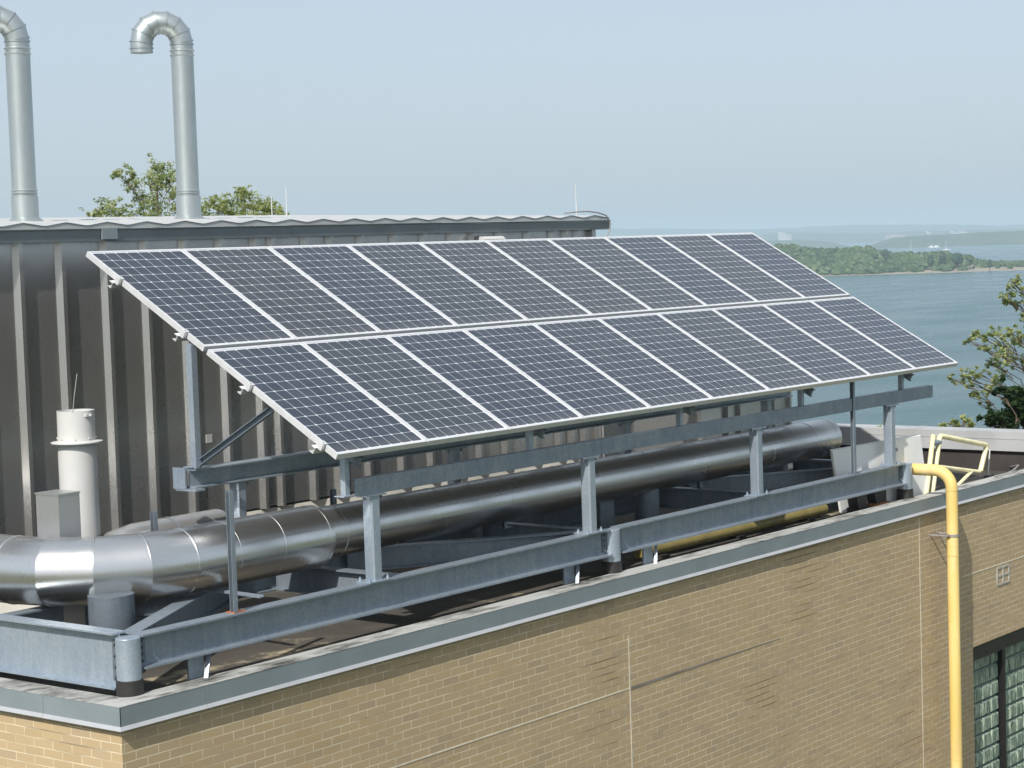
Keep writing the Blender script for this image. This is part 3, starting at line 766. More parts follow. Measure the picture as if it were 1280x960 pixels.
# roof sheet with broad low ridges running up the slope
b = MB(); pk = .475; x = XL-.15; prof = []
while x < XM+.1:
    prof += [(x, 0.0), (x+.045, 0.0), (x+pk*.5+.01, .028), (x+pk*.5+.03, .028)]
    x += pk
prof = [p for p in prof if p[0] < XM+.15] + [(XM+.15, 0)]
n = len(prof); vs = []
for (y, z) in ((YB-.16, 1.825), (9.3, 2.02)):
    for (xx, h) in prof: vs.append((xx, y, z+h))
for (y, z) in ((YB-.16, 1.80), (9.3, 1.99)):
    for (xx, h) in prof: vs.append((xx, y, z))
fs = [(i, i+1, n+i+1, n+i) for i in range(n-1)]+[(2*n+i, 3*n+i, 3*n+i+1, 2*n+i+1) for i in range(n-1)]+[(i, 2*n+i, 2*n+i+1, i+1) for i in range(n-1)]+[(n+i, n+i+1, 3*n+i+1, 3*n+i) for i in range(n-1)]+[(0, n, 3*n, 2*n), (n-1, 3*n-1, 4*n-1, 2*n-1)]
b.mesh(vs, fs); b.build('roof', 'roof_metal', MBG, smooth=False)
b = MB(); prof2 = prof
for i in range(n-1):   # thin dark closure edge following each ridge
    (xa, ha), (xb, hb) = prof[i], prof[i+1]
    b.tube([(xa, YB-.163, 1.827+ha), (xb, YB-.163, 1.827+hb)], .004, 5)
b.build('ridge_closure', 'gutter_paint', MBG)
b = MB()
xs_ = [XL-.1, 1.32, 3.6, 5.9, XM+.19]
for i in range(4):
    b.prism([(0, 0), (0, -.10), (.06, -.115), (.11, -.115), (.125, -.02), (.14, -.005), (.14, 0)], (xs_[i]+(.003 if i else 0), YB-.02, 1.80 - (.002 if i % 2 else 0)), (xs_[i+1], YB-.02, 1.80 - (.002 if i % 2 else 0)), (0, -1, 0), (0, 0, 1))
b.box((XL-.1, YB-.15, 1.803), (XM+.17, YB-.03, 1.823))
b.box((1.12, YB-.166, 1.70), (1.30, YB-.148, 1.80))
b.build('gutter', 'gutter_paint', MBG, smooth=False)
b = MB(); b.box((2.44, YB-.006, -.285), (2.52, YB-.001, -.205)); b.build('label_plate', 'white_paint', MBG, smooth=False)

def on_roof(y): return 1.825+.195*(y-(YB-.16))/(9.3-YB+.16)
# hooked exhaust stacks
def stack(x, y, straight, label):
    zb_ = on_roof(y)-.03; root = thing('exhaust_stack', (x, y, zb_), label, 'exhaust pipe', 'hooked galvanised exhaust pipes on the metal roof')
    r = .122
    b = MB(); b.lathe((x, y), [(r+.07, zb_+.0), (r+.06, zb_+.05), (r+.012, zb_+.09), (r+.012, zb_+.30), (r+.006, zb_+.305)], 32); b.build('base_collar', 'stack_steel', root)
    b = MB(); b.lathe((x, y), [(r, zb_+.05), (r, zb_+straight)], 36)
    for z in (zb_+.33, zb_+.36, zb_+straight-.03, zb_+straight-.08): b.lathe((x, y), [(r, z-.012), (r+.012, z), (r, z+.012)], 36)
    b.build('pipe', 'stack_steel', root)
    hd = Vector((-.80, .60, 0)); R = .215; c0 = Vector((x, y, zb_+straight)); cc = c0+hd*R
    pts = [c0+Vector((0, 0, -.02)), c0+Vector((0, 0, .04))]
    N = 7
    for i in range(N+1):
        a = pi*i/N; pts.append(cc+Vector((0, 0, .06))-hd*R*cos(a)+Vector((0, 0, R*sin(a))))
    pts += [cc+hd*R+Vector((0, 0, .0)), cc+hd*R+Vector((0, 0, -.05))]
    b = MB(); b.tube(pts, r-.002, 32, caps=False)
    e0 = pts[-1]; b.tube([e0, e0+Vector((0, 0, .06))], r-.012, 32, caps=True)
    for i in range(1, len(pts)-1):
        d = (pts[i+1]-pts[i-1]).normalized(); b.tube([pts[i]-d*.006, pts[i]+d*.006], r+.007, 32, caps=False)
    b.build('elbow', 'stack_steel', root, angle=14)
stack(2.0, 6.0, 1.80, 'hooked galvanised pipe cut by the left edge of the view')
stack(4.22, 6.0, 1.90, 'whole hooked galvanised pipe standing before the trees')
# lightning rods
for (x, y, z0, h, lb) in ((5.5, 6.0, on_roof(6.0), .27, 'short thin rod on the metal roof near the bushy tree'), (5.74, 6.0, on_roof(6.0), .38, 'taller thin rod on the metal roof right of the bushy tree'), (8.84, 4.15, on_roof(4.15), .40, 'thin rod alone at the right end of the metal roof')):
    root = thing('lightning_rod', (x, y, z0), lb, 'rod', 'thin rods on the metal roof')
    b = MB(); b.tube([(x, y, z0), (x, y, z0+h)], [.007, .004], 6); b.build('rod', 'white_paint', root)
    b = MB(); b.lathe((x, y), [(.035, z0-.01), (.03, z0+.012), (.01, z0+.03)], 10); b.build('base', 'grey_plastic', root)
b = MB(); b.tube([(8.25, 3.9, 1.885), (8.45, 3.82, 1.90), (8.62, 3.8, 1.90), (8.80, 3.8, 1.885), (8.95, 3.79, 1.85), (9.03, 3.79, 1.76), (9.04, 3.8, 1.68), (9.0, 3.82, 1.60), (8.96, 3.86, 1.48), (8.95, 3.93, 1.2), (8.945, 3.925, -1.2)], .0085, 7)
tag(b.build('conductor_cable', 'grey_plastic', None), 'thin grey cable looping over the right roof corner', 'cable')
root = thing('wall_light', (6.82, YB, 1.6), 'white box lamp on the metal wall just above the array', 'wall lamp')
b = MB(); b.prism([(0, 0), (.17, 0), (.19, .02), (.19, .045), (.15, .075), (0, .085)], (6.62, YB-.001, 1.56), (7.0, YB-.001, 1.56), (0, -1, 0), (0, 0, 1)); b.build('housing', 'white_paint', root, smooth=False)
b = MB(); b.box((6.65, YB-.17, 1.545), (6.97, YB-.02, 1.559)); b.build('lens', 'backsheet', root, smooth=False)

# lower metal-clad unit to the right behind the array
root = thing('rooftop_unit', (11.3, 3.9, ZR), 'low cabinet clad in pale metal, seen under the array near its right end', 'rooftop unit')
b = MB(); b.box((10.1, 3.3, ZR+.08), (12.35, 5.0, .1))
for x in (10.12, 10.75, 11.05, 11.9, 12.3): b.prism([(-.03, 0), (-.02, .05), (.02, .05), (.03, 0)], (x, 3.3, ZR+.08), (x, 3.3, .09), (1, 0, 0), (0, -1, 0))
b.build('cladding', 'siding_metal', root, smooth=False)
b = MB(); b.box((10.02, 3.2, .1), (12.43, 5.08, .16)); b.build('cap', 'roof_metal', root, smooth=False)
b = MB(); b.box((10.2, 3.36, ZR), (12.25, 4.9, ZR+.08)); b.build('plinth', 'dark_membrane', root, smooth=False)

# ================================================================== SOLAR ARRAY
TILT = 0.526359; PW, PL, GX, GY, TH = 1.046, 1.559, .012, .045, .046
su = Vector((0, cos(TILT), sin(TILT))); nn_ = Vector((0, -sin(TILT), cos(TILT)))
def panel_parts(root):
    b = MB(); f = .022
    for (x0, x1, y0, y1) in ((0, PW, 0, f), (0, PW, PL-f, PL), (0, f, f, PL-f), (PW-f, PW, f, PL-f)): b.box((x0, y0, -TH), (x1, y1, 0))
    o1 = b.build('frame', 'frame_alu', root, smooth=False)
    me = bpy.data.meshes.new('cells')
    z = -.004; x0, x1, y0, y1 = f-.002, PW-f+.002, f-.002, PL-f+.002
    me.from_pydata([(x0, y0, z), (x1, y0, z), (x1, y1, z), (x0, y1, z), (x0, y0, z-.006), (x1, y0, z-.006), (x1, y1, z-.006), (x0, y1, z-.006)], [], [(0, 1, 2, 3), (7, 6, 5, 4)])
    ul = me.uv_layers.new(name='UVMap'); cs = .1245; mx = (PW-8*cs)/2; my = (PL-12*cs)/2
    for p in me.polygons:
        for li in p.loop_indices:
            c = me.vertices[me.loops[li].vertex_index].co; ul.data[li].uv = ((c.x-mx)/cs, (c.y-my)/cs)
    me.materials.append(MAT['solar_cells']); me.materials.append(MAT['backsheet']); me.polygons[1].material_index = 1
    o2 = bpy.data.objects.new('cells', me); COL.objects.link(o2); o2.parent = root
    b = MB(); b.box((PW/2-.06, PL-.22, -.045), (PW/2+.06, PL-.1, -.0105)); o3 = b.build('junction_box', 'black_rubber', root, smooth=False)
ORD = ['first', 'second', 'third', 'fourth', 'fifth', 'sixth', 'seventh', 'eighth', 'ninth', 'tenth']
proto = None
for row in (0, 1):
    for i in range(10):
        loc = Vector((i*(PW+GX), 0, 0)) + su*(row*(PL+GY))
        lab = f"dark solar panel with pale grid, {['lower', 'upper'][row]} row, {ORD[i]} from the left"
        if proto is None:
            proto = thing('solar_panel', loc, lab, 'solar panel', 'solar panels of the tilted array', (TILT, 0, 0)); panel_parts(proto); o = proto
        else:
            o = copy_tree(proto); o.location = loc; o['label'] = lab
# gap strips of the middle clamps between the two rows are the rails below; purlins
AW = 10*PW+9*GX
for k, s_ in enumerate((.157, 1.02, 1.84, 2.70)):
    nm = ['lowest', 'second lowest', 'second highest', 'highest'][k]
    c0 = su*s_ + nn_*(-TH-.002); root = thing('mounting_rail', c0, f'aluminium rail under the panels, {nm} of the four, its clamp on the left edge', 'rail', 'rails carrying the solar panels')
    b = MB(); b.channel(Vector((-.055, 0, 0))+c0+su*.02, Vector((AW+.03, 0, 0))+c0+su*.02, .052, .042, .005, -1, nn_); b.build('rail', 'frame_alu', root, smooth=False)
    b = MB(); m = Vector((-.022, 0, 0))+su*s_
    b.obox(m+nn_*(-.022), (.03, 0, 0), su*.05, nn_*.052); b.obox(m+nn_*.008+Vector((.012, 0, 0)), (.05, 0, 0), su*.045, nn_*.006)
    b.tube([m+nn_*.005, m+nn_*.022], .009, 6); b.build('end_clamp', 'frame_alu', root, smooth=False)
# supporting frames
ZF = -1.05                                # top of the base frame
YR, YK = .15, 1.6                         # front rail line / rear rail line
ZRT, ZRB = -.230, -.366                   # front rail
def truss(x, idx, label):
    xr = x-.25*(1 if idx == 0 else .4); xm = x-.1
    root = thing('panel_truss', (x, YR, ZRB), label, 'support frame', 'frames holding up the solar array')
    off = -TH-.056
    p0 = Vector((x+.09, 0, 0))+su*.03+nn_*off; p1 = Vector((x+.09, 0, 0))+su*2.95+nn_*off
    b = MB(); b.channel(p0, p1, .08, .045, .006, 1, nn_); b.build('rafter', 'galvanised_steel', root, smooth=False)
    yl = YR+.055; zt = yl*tan(TILT)-.12
    b = MB(); b.channel((x-.02, yl, ZRB+.008), (x-.02, yl, zt), .05, .05, .006, -1, (0, 1, 0)); b.obox((x+.005, yl-.02, ZRB+.013), (.14, 0, 0), (0, .1, 0), (0, 0, .008)); b.build('front_leg', 'galvanised_bright', root, smooth=False)
    ztr = YK*tan(TILT)-.10
    b = MB(); b.channel((xr-.03, YK-.02, -.17), (xr-.03, YK-.02, ztr), .06, .06, .006, -1, (0, 1, 0)); b.obox((xr, YK, -.16), (.1, 0, 0), (0, .1, 0), (0, 0, .01)); b.build('rear_leg', 'galvanised_bright', root, smooth=False)
    b = MB(); b.channel((xr+.04, YK-.03, -.12), (xr+.1, .78, .78*tan(TILT)-.12), .05, .045, .005, 1); b.build('brace', 'galvanised_steel', root, smooth=False)
for i, x in enumerate((.26, 2.60, 4.94, 7.23, 9.47)):
    truss(x, i, ['galvanised support frame standing open at the left end of the array', 'second support frame from the left under the array', 'support frame under the middle of the array', 'second support frame from the right under the array', 'support frame at the right end of the array above the water'][i])
# front and rear rails on posts
b = MB(); b.channel((.31, YR-.03, ZRT), (10.14, YR-.03, ZRT), ZRT-ZRB, .075, .008, -1)
o = b.build('front_rail', 'galvanised_steel', None, (.31, YR, ZRB), smooth=False); tag(o, 'long blue-grey steel channel on posts along the low side of the array', 'steel rail')
root = thing('rear_rail', (-.05, YK, -.33), 'long steel beam under the array carrying its rear legs', 'steel beam')
b = MB(); b.beam((-.03, YK, -.175), (9.4, YK, -.175), .152, .15, .011, .009); b.build('beam', 'galvanised_bright', root, smooth=False)
b = MB(); b.box((-.085, YK-.13, -.345), (.02, YK+.1, -.329)); b.box((-.09, YK-.02, -.33), (-.075, YK+.12, -.16)); b.build('end_plate', 'galvanised_bright', root, smooth=False)
def post(x, y, z0, z1, s, label, group, name='support_post'):
    root = thing(name, (x, y, z0), label, 'steel post', group)
    h = s/2; c = .012; b = MB()
    pr = [(-h+c, -h), (h-c, -h), (h, -h+c), (h, h-c), (h-c, h), (-h+c, h), (-h, h-c), (-h, -h+c)]
    b.prism(pr, (x, y, z0+.012), (x, y, z1-.012), (1, 0, 0), (0, 1, 0)); b.build('post', 'galvanised_bright', root, smooth=False)
    b = MB(); b.box((x-.13, y-.075, z0+.001), (x+.13, y+.075, z0+.0125))
    for dx_ in (-.105, .105):
        for dy_ in (-.05, .05): b.tube([(x+dx_, y+dy_, z0+.0125), (x+dx_, y+dy_, z0+.03)], .013, 6); b.tube([(x+dx_, y+dy_, z0+.03), (x+dx_, y+dy_, z0+.045)], .007, 6)
    b.build('base_plate', 'galvanised_bright', root, smooth=False)
    b = MB(); b.box((x-.12, y-.06, z1-.0125), (x+.12, y+.06, z1-.001))
    for dx_ in (-.095, .095): b.tube([(x+dx_, y-.02, z1-.04), (x+dx_, y-.02, z1-.0125)], .012, 6)
    b.build('cap_plate', 'galvanised_steel', root, smooth=False)
for i, x in enumerate((.52, 3.40, 6.27, 9.12)):
    post(x, YR, ZF, ZRB, .102, f"square steel post under the front rail, {ORD[i]} from the left", 'posts under the front rail')
for i, x in enumerate((.505, 3.285, 6.06, 8.905)):
    post(x, YK, ZF, -.328, .102, f"shaded steel post under the rear beam behind the duct, {ORD[i]} from the left", 'posts under the rear beam')

# ================================================================== BASE FRAME OF BEAMS
SX = (-2.0, 3.72, 9.46)
def ibeam(p0, p1, label, h=.235, wd=.13, mat='galvanised_steel', bolts=True, group='beams of the steel base frame'):
    p0, p1 = Vector(p0), Vector(p1); root = thing('steel_beam', (p0+p1)/2, label, 'steel beam', group)
    b = MB(); b.beam(p0, p1, h, wd, .013, .009, (0, 0, 1), .018 if p0.y == p1.y else 0); b.build('beam', mat, root, smooth=False)
    d = (p1-p0).normalized(); sd_ = d.cross(Vector((0, 0, 1))).normalized()
    if bolts:
        b = MB()
        for e, s_ in ((p0, 1), (p1, -1)):
            c = e+d*s_*.035-Vector((0, 0, h/2)); b.obox(c, d*.055, sd_*.03, (0, 0, h*.72))
            for q in (-.3, -.1, .1, .3):
                for f in (-1, 1): b.tube([c+Vector((0, 0, q*h))+sd_*.015*f, c+Vector((0, 0, q*h))+sd_*.03*f], .011, 6)
        b.build('end_plate', 'galvanised_dark', root, smooth=False)
    return root
ibeam((SX[0]+.08, YR, ZF), (SX[1]-.085, YR, ZF), 'front beam of the base frame along the coping, left span')
ibeam((SX[1]+.085, YR, ZF), (SX[2]-.085, YR, ZF), 'front beam of the base frame along the coping, right span')
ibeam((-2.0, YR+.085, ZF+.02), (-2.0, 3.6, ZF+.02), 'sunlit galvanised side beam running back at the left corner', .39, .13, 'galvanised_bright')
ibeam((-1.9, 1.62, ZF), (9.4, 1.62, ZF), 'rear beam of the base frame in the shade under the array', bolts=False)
for x, lb in ((.86, 'cross beam of the base frame below the lit part of the duct'), (3.62, 'cross beam of the base frame running back from the middle stub'), (6.53, 'cross beam of the base frame between the two right posts'), (9.40, 'cross beam of the base frame at its right end')):
    ibeam((x, YR+.08 if x > 1 and x != 6.53 else YR+.07, ZF-.003), (x, 1.55, ZF-.003), lb, .22, .11, bolts=False)
ibeam((-1.90, .26, ZF-.006), (.42, 1.56, ZF-.006), 'diagonal beam running back from the left corner stub', .2, .13, bolts=False)
ibeam((3.60, .24, ZF-.006), (1.75, 1.56, ZF-.006), 'diagonal beam running back to the left from the middle stub', .2, .11, bolts=False)
ibeam((9.36, .26, ZF-.006), (7.2, 1.56, ZF-.006), 'diagonal beam running back to the left from the right stub', .2, .11, bolts=False)
for i, x in enumerate(SX):
    root = thing('stub_column', (x, YR, ZR), ['bright round steel stub column at the corner of the roof', 'round steel stub column between the two front beam spans', 'round steel stub column beside the yellow pipe'][i], 'stub column', 'round stub columns under the base frame')
    b = MB(); b.lathe((x, YR), [(.086, ZR+.1), (.086, ZF-.012), (.084, ZF-.009), (.0, ZF-.008)], 32); b.build('column', 'galvanised_bright', root)
    b = MB(); b.lathe((x, YR), [(.098, ZR), (.096, ZR+.02), (.0925, ZR+.15), (.087, ZR+.155)], 32); b.build('rubber_boot', 'black_rubber', root)
# gusset brackets under the front beam
def bracket(x, label):
    root = thing('beam_bracket', (x, YR, ZR), label, 'bracket', 'small brackets under the front beam')
    z1 = ZF-.235
    b = MB(); b.box((x-.075, YR-.02, ZR+.012), (x+.075, YR-.005, z1-.001)); b.box((x-.13, YR-.10, ZR), (x+.13, YR+.06, ZR+.012)); b.build('plate', 'galvanised_steel', root, smooth=False)
    b = MB(); b.bar((x+.02, YR-.085, ZR+.015), (x+.115, YR-.03, z1-.015), .03, .012); b.build('brace', 'galvanised_steel', root, smooth=False)
bracket(-1.40, 'small steel bracket under the front beam beside the corner stub')
bracket(3.05, 'small steel bracket under the front beam left of the middle stub')
bracket(4.28, 'small steel bracket under the front beam right of the middle stub')
# rubber pipe supports seen below the beam's right end
for x, s_, lb in ((8.55, .11, 'dark tapered rubber block under the right end of the front beam'), (8.98, .13, 'dark rubber block with a low brown foot beside the right stub')):
    root = thing('pipe_support', (x, .25, ZR), lb, 'pipe support', 'rubber blocks on the roof')
    b = MB(); b.mesh([(x-s_*.7, .2, ZR+.03), (x+s_, .2, ZR+.03), (x+s_, .32, ZR+.03), (x-s_*.7, .32, ZR+.03), (x-s_*1.2, .2, ZR+.2), (x+s_, .2, ZR+.2), (x+s_, .32, ZR+.2), (x-s_*1.2, .32, ZR+.2)], [(0, 3, 2, 1), (4, 5, 6, 7), (0, 1, 5, 4), (1, 2, 6, 5), (2, 3, 7, 6), (3, 0, 4, 7)]); b.build('block', 'black_rubber', root, smooth=False)
    b = MB(); b.prism([(-s_*.9, 0), (s_*1.9, 0), (s_*1.9, .012), (s_*1.1, .05), (-s_*.9, .05)], (x, .18, ZR), (x, .34, ZR), (1, 0, 0), (0, 0, 1)); b.build('foot', 'rust' if s_ > .12 else 'black_rubber', root, smooth=False)

# ================================================================== DUCTS
DY, DZ, DR = 1.0, -.768, .212
root = thing('insulated_duct', (2, DY, ZR), 'fat shiny steel duct running under the array and bending left', 'duct')
b = MB(); b.tube([(.72, DY, DZ), (9.20, DY, DZ), (9.22, DY, DZ)], [DR, DR, DR-.02], 48)
x = 1.75
while x < 9.15:
    b.bead(Vector((x, DY, DZ)), Vector((1, 0, 0)), DR, .0025, .01, 48); x += .46
b.build('straight_run', 'duct_steel', root)
DE = DZ-.012; R1 = DR+.043; pts = [Vector((.74, DY, DE)), Vector((-.72, DY, DE))]; RB = .85
for i in range(1, 5):
    a = (pi/2)*i/4; pts.append(Vector((-.72-RB*sin(a), DY+RB*(1-cos(a)), DE)))
pts.append(Vector((-.72-RB, 3.98, DE)))
# mitred elbow: segment joints at the thirds of the bend
b = MB(); b.tube(pts, R1, 56)
for i in range(1, len(pts)-1):
    d = ((pts[i+1]-pts[i]).normalized()+(pts[i]-pts[i-1]).normalized()).normalized(); b.bead(pts[i], d, R1, .004, .012)
for x in (-.30, .18, .70, .95): b.bead(Vector((x, DY, DE if x < .73 else DZ)), Vector((1, 0, 0)), R1 if x < .73 else DR, .003, .009)
b.build('elbow', 'duct_steel', root, angle=10)
# risers under the duct
for (x, y, r, lb) in ((-1.42, .98, .168, 'round grey duct riser under the elbow at the left'), (5.56, 1.0, .125, 'round grey duct riser under the shaded duct')):
    root = thing('duct_riser', (x, y, ZR), lb, 'duct', 'risers below the main duct')
    b = MB(); b.cyl((x, y), r, ZR+.05, DZ-DR*.7, 32); b.build('riser', 'galvanised_dark', root)  # darker steel than the duct; shade below it is in the colour
    b = MB(); b.lathe((x, y), [(r+.05, ZR), (r+.045, ZR+.03), (r+.004, ZR+.07)], 32); b.build('flashing', 'galvanised_dark', root)
root = thing('conduit_box', (5.1, .95, ZR), 'flat grey metal box behind the second front post', 'box')
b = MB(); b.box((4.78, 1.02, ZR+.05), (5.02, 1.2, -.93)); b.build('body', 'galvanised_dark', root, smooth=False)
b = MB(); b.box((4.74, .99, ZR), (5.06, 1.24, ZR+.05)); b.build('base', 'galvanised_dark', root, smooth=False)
# second duct behind
root = thing('rear_duct', (-.3, 1.9, ZR), 'pale domed duct elbow just behind the main duct', 'duct')
pts2 = [Vector((-.78, 1.95, ZR)), Vector((-.78, 1.95, -.92))]
for i in range(1, 6):
    a = (pi/2)*i/5; pts2.append(Vector((-.78+.2*(1-cos(a)), 1.95, -.92+.08*sin(a)+.0)))
pts2 = [Vector((-.62, 1.95, ZR)), Vector((-.62, 1.95, -1.05)), Vector((-.58, 1.95, -.92)), Vector((-.46, 1.95, -.82)), Vector((-.3, 1.95, -.795)), Vector((.6, 1.95, -.79))]
b = MB(); b.tube(pts2, .2, 40); b.build('elbow', 'box_steel', root, angle=40)
b = MB(); b.tube([(.02, 1.95, -.79), (.035, 1.95, -.79)], .206, 40, caps=False); b.build('seam_band', 'galvanised_bright', root)
# duct hangers: slotted struts
def strut(x, y, z0, z1, label):
    root = thing('strut_hanger', (x, y, z0), label, 'strut', 'upright struts beside the duct')
    b = MB(); b.channel((x-.02, y, z0+.008), (x-.02, y, z1), .041, .041, .004, 1, (0, 1, 0)); b.build('strut', 'galvanised_steel', root, smooth=False)
    b = MB(); b.box((x-.06, y-.04, z0), (x+.06, y+.045, z0+.008)); b.build('foot_plate', 'rust' if x < -.5 and y < 1 else 'galvanised_dark', root, smooth=False)
strut(-.97, YR, ZF, -.165, 'tall upright strut with a rusty foot before the duct')
strut(8.29, YR, ZF, -.05, 'thin upright strut before the right end of the duct')
strut(1.51, 1.46, ZF, -.50, 'short strut end showing above the duct under the left leg')
strut(-.52, 1.46, ZF-.02, -.44, 'short strut end showing above the duct before the pale elbow')
strut(3.33, 1.05, ZF, DZ-DR+.01, 'short strut stub under the middle of the duct')
strut(6.62, 1.05, ZF, DZ-DR+.01, 'short strut stub under the shaded right part of the duct')
def slotted(p0, p1, label):
    p0, p1 = Vector(p0), Vector(p1); L_ = (p1-p0).length; d = (p1-p0)/L_; sd_ = Vector((-d.y, d.x, 0))
    b = MB(); w_ = .041
    for s_ in (-1, 1): b.obox((p0+p1)/2+sd_*s_*(w_/2-.005), d*L_, sd_*.01, (0, 0, .02))
    n = int(L_/.05)
    for i in range(n+1): b.obox(p0+d*(L_*i/n), d*.02, sd_*(w_-.02), (0, 0, .004))
    tag(b.build('slotted_strut', 'galvanised_bright', None, tuple(p0), smooth=False), label, 'strut', 'slotted strut bars under the duct')
slotted((-.42, .95, ZF+.012), (-.46, .40, ZF+.012), 'pale slotted bar lying below the duct left of the tall strut')
slotted((9.13, 1.25, ZF+.022), (9.05, .42, ZF+.022), 'dark slotted bar below the right end of the duct')

# left hand vent and box
root = thing('roof_vent', (-.65, 2.2, ZR), 'white round vent pipe with a flange before the metal wall', 'vent pipe')
b = MB(); c = (-.65, 2.2); b.lathe(c, [(.152, ZR), (.152, .075)], 40); b.build('lower_pipe', 'white_paint', root)
b = MB(); b.lathe(c, [(.12, .095), (.197, .075), (.203, .08), (.203, .088), (.15, .098)], 40); b.build('flange', 'white_paint', root)
b = MB(); b.lathe(c, [(.149, .095), (.147, .335), (.141, .335), (.141, .15), (.0, .15)], 40)
for a in range(0, 360, 45): b.tube([(c[0]+.146*cos(radians(a)), c[1]+.146*sin(radians(a)), .118), (c[0]+.156*cos(radians(a)), c[1]+.156*sin(radians(a)), .118)], .008, 6)
b.obox((c[0]-.02, c[1]-.155, .30), (.03, 0, 0), (0, .02, 0), (0, 0, .02)); b.obox((c[0]+.02, c[1]-.155, .30), (.012, 0, 0), (0, .02, 0), (0, 0, .02)); b.build('upper_pipe', 'white_paint', root)
b = MB(); b.tube([(c[0]-.11, c[1]-.1, .33), (c[0]-.09, c[1]-.1, .45), (c[0]-.05, c[1]-.1, .63)], .0035, 5); b.build('tie_wire', 'grey_plastic', root)
b = MB(); b.lathe(c, [(.162, -.74), (.165, -.70), (.155, -.66)], 40); b.build('clamp_ring', 'galvanised_dark', root)
root = thing('sheet_metal_box', (-1.25, 1.8, ZR), 'upright galvanised sheet metal box behind the duct elbow', 'metal box')
b = MB(); b.box((-1.355, 1.60, ZR), (-1.15, 1.86, -.235)); b.build('body', 'box_steel', root, smooth=False)
b = MB(); b.box((-1.36, 1.595, -.235), (-1.145, 1.865, -.222)); b.build('lid', 'box_steel', root, smooth=False)

# ================================================================== YELLOW PIPES, LADDER RAIL, BOARD
root = thing('gas_pipe', (9.63, -.35, ZG), 'yellow gas pipe bending over the coping and down the brick wall', 'pipe')
PX_, PY_, PZ_, PR_ = 9.63, -.34, -1.145, .066
pts = [Vector((9.70, 1.2, PZ_)), Vector((PX_, PY_+.2, PZ_))]
for i in range(1, 9):
    a = (pi/2)*i/8; pts.append(Vector((PX_, PY_+.2-.2*sin(a), PZ_-.2+.2*cos(a))))
pts.append(Vector((PX_, PY_, ZG+.2)))
b = MB(); b.tube(pts, PR_, 28); b.build('pipe', 'gas_pipe_paint', root, angle=40)
b = MB()
for z in (-1.36, -2.09, -4.4): b.tube([(PX_, PY_, z-.006), (PX_, PY_, z+.006)], PR_+.003, 28, caps=False)
b.build('weld_band', 'yellow_paint', root)
b = MB(); zb_ = -1.865
b.tube([(PX_, PY_, zb_-.014), (PX_, PY_, zb_+.014)], PR_+.008, 28, caps=False)
b.bar((PX_-.10, PY_, zb_), (PX_+.12, PY_, zb_), .02, .012); b.bar((PX_-.09, PY_, zb_), (PX_-.09, WY, zb_), .02, .012); b.bar((PX_+.10, PY_, zb_), (PX_+.10, WY, zb_), .02, .012)
b.build('pipe_bracket', 'grey_plastic', root, smooth=False)
root = thing('roof_gas_pipe', (6.6, .42, ZR), 'shade-darkened yellow pipe lying on the roof behind the front beam', 'pipe')
b = MB(); b.tube([(4.6, .46, ZR+.085), (8.05, .40, ZR+.085)], .06, 20); b.build('pipe', 'yellow_shaded', root)
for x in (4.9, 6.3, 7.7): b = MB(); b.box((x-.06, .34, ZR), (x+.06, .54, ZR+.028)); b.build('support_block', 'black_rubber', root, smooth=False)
root = thing('ladder_rail', (10.6, .22, ZR), 'faded yellow pipe handrail leaning behind the coping', 'handrail')
def PL_(x, z, y=.22): return Vector((x, y, z))
b = MB(); b.tube([PL_(10.12, ZR), PL_(10.334, -0.823)], .03, 12); b.build('upright', 'yellow_faded', root)
b = MB(); b.tube([PL_(10.276, ZR), PL_(10.485, -0.887), PL_(10.505, -0.862), PL_(10.539, -0.857), PL_(11.718, -1.072), PL_(11.752, -1.086), PL_(11.742, -1.111), PL_(11.572, -1.379)], .03, 12); b.build('loop', 'yellow_faded', root, angle=60)
b = MB(); b.tube([PL_(10.412, -1.198), PL_(11.552, -1.386)], .022, 12); b.build('crossbar', 'yellow_faded', root)
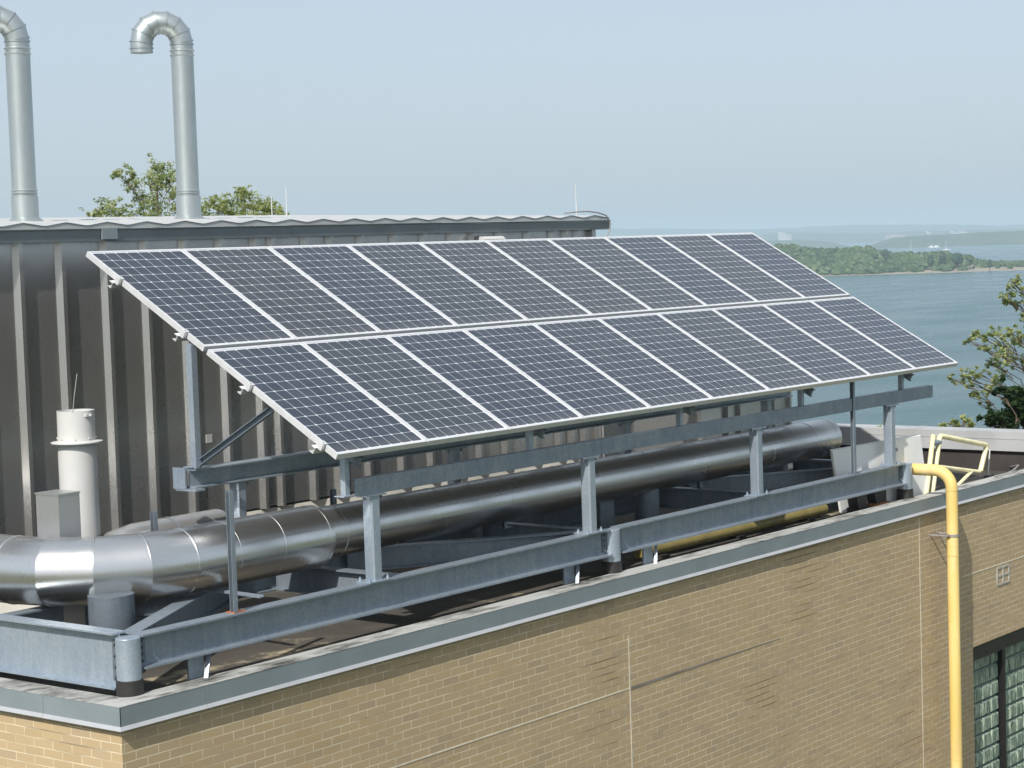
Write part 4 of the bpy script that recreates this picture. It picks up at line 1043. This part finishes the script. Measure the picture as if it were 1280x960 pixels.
b = MB(); b.tube([PL_(11.338, -1.354), PL_(10.87, ZR+.02, .19)], .022, 12); b.build('brace', 'yellow_faded', root)
b = MB(); b.tube([PL_(10.295, -0.921), PL_(10.49, -0.921)], .034, 10); b.build('clamp', 'galvanised_steel', root)
root = thing('insulation_board', (9.3, .28, ZR), 'white rectangular board leaning behind the right stub', 'board')
b = MB(); A = [Vector(q) for q in ((8.35, .345, ZR), (10.18, .225, ZR), (10.02, .225, -.80), (8.18, .35, -.80))]; bk = Vector((0, .03, .012))
b.mesh(A+[a+bk for a in A], [(0, 1, 2, 3), (7, 6, 5, 4), (0, 4, 5, 1), (1, 5, 6, 2), (2, 6, 7, 3), (3, 7, 4, 0)]); b.build('board', 'white_board', root, smooth=False)
b = MB(); m_ = A[2]+(A[3]-A[2])*.3; b.tube([m_+Vector((0, -.012, -.09)), m_+Vector((.0, -.02, -.13))], .012, 6); b.build('fixing', 'grey_plastic', root)
root = thing('marker_rod', (11.95, .3, ZR), 'short thin white rod behind the coping beside the faded handrail', 'rod')
b = MB(); b.tube([(11.95, .3, ZR), (12.02, .3, -1.16)], .009, 6); b.build('rod', 'white_paint', root)
b = MB(); b.lathe((11.95, .3), [(.05, ZR), (.045, ZR+.02), (.012, ZR+.03)], 10); b.build('base', 'black_rubber', root)
b = MB(); b.tube([(11.6, .05, ZC+.0), (11.85, .0, ZC+.012), (12.1, .02, ZC+.03), (12.4, .1, ZC+.05), (12.6, .3, ZC+.0)], .009, 6); tag(b.build('coping_cable', 'grey_plastic', None, (11.6, .05, ZC)), 'thin grey cable lying on the coping at the right edge', 'cable')

# ================================================================== HAZE
HZ = NT('haze_air')
v = HZ.n('ShaderNodeVolumePrincipled'); v.inputs['Color'].default_value = (0.64, 0.79, 0.90, 1); v.inputs['Density'].default_value = 0.00025
v.inputs['Anisotropy'].default_value = 0.0
HZ.l(v.outputs[0], HZ.out.inputs['Volume']); MAT['haze_air'] = HZ.m
b = MB(); b.box((-10500, -10500, -23.8), (10500, 10500, 75)); o = b.build('haze', 'haze_air', None, smooth=False); o['kind'] = 'stuff'
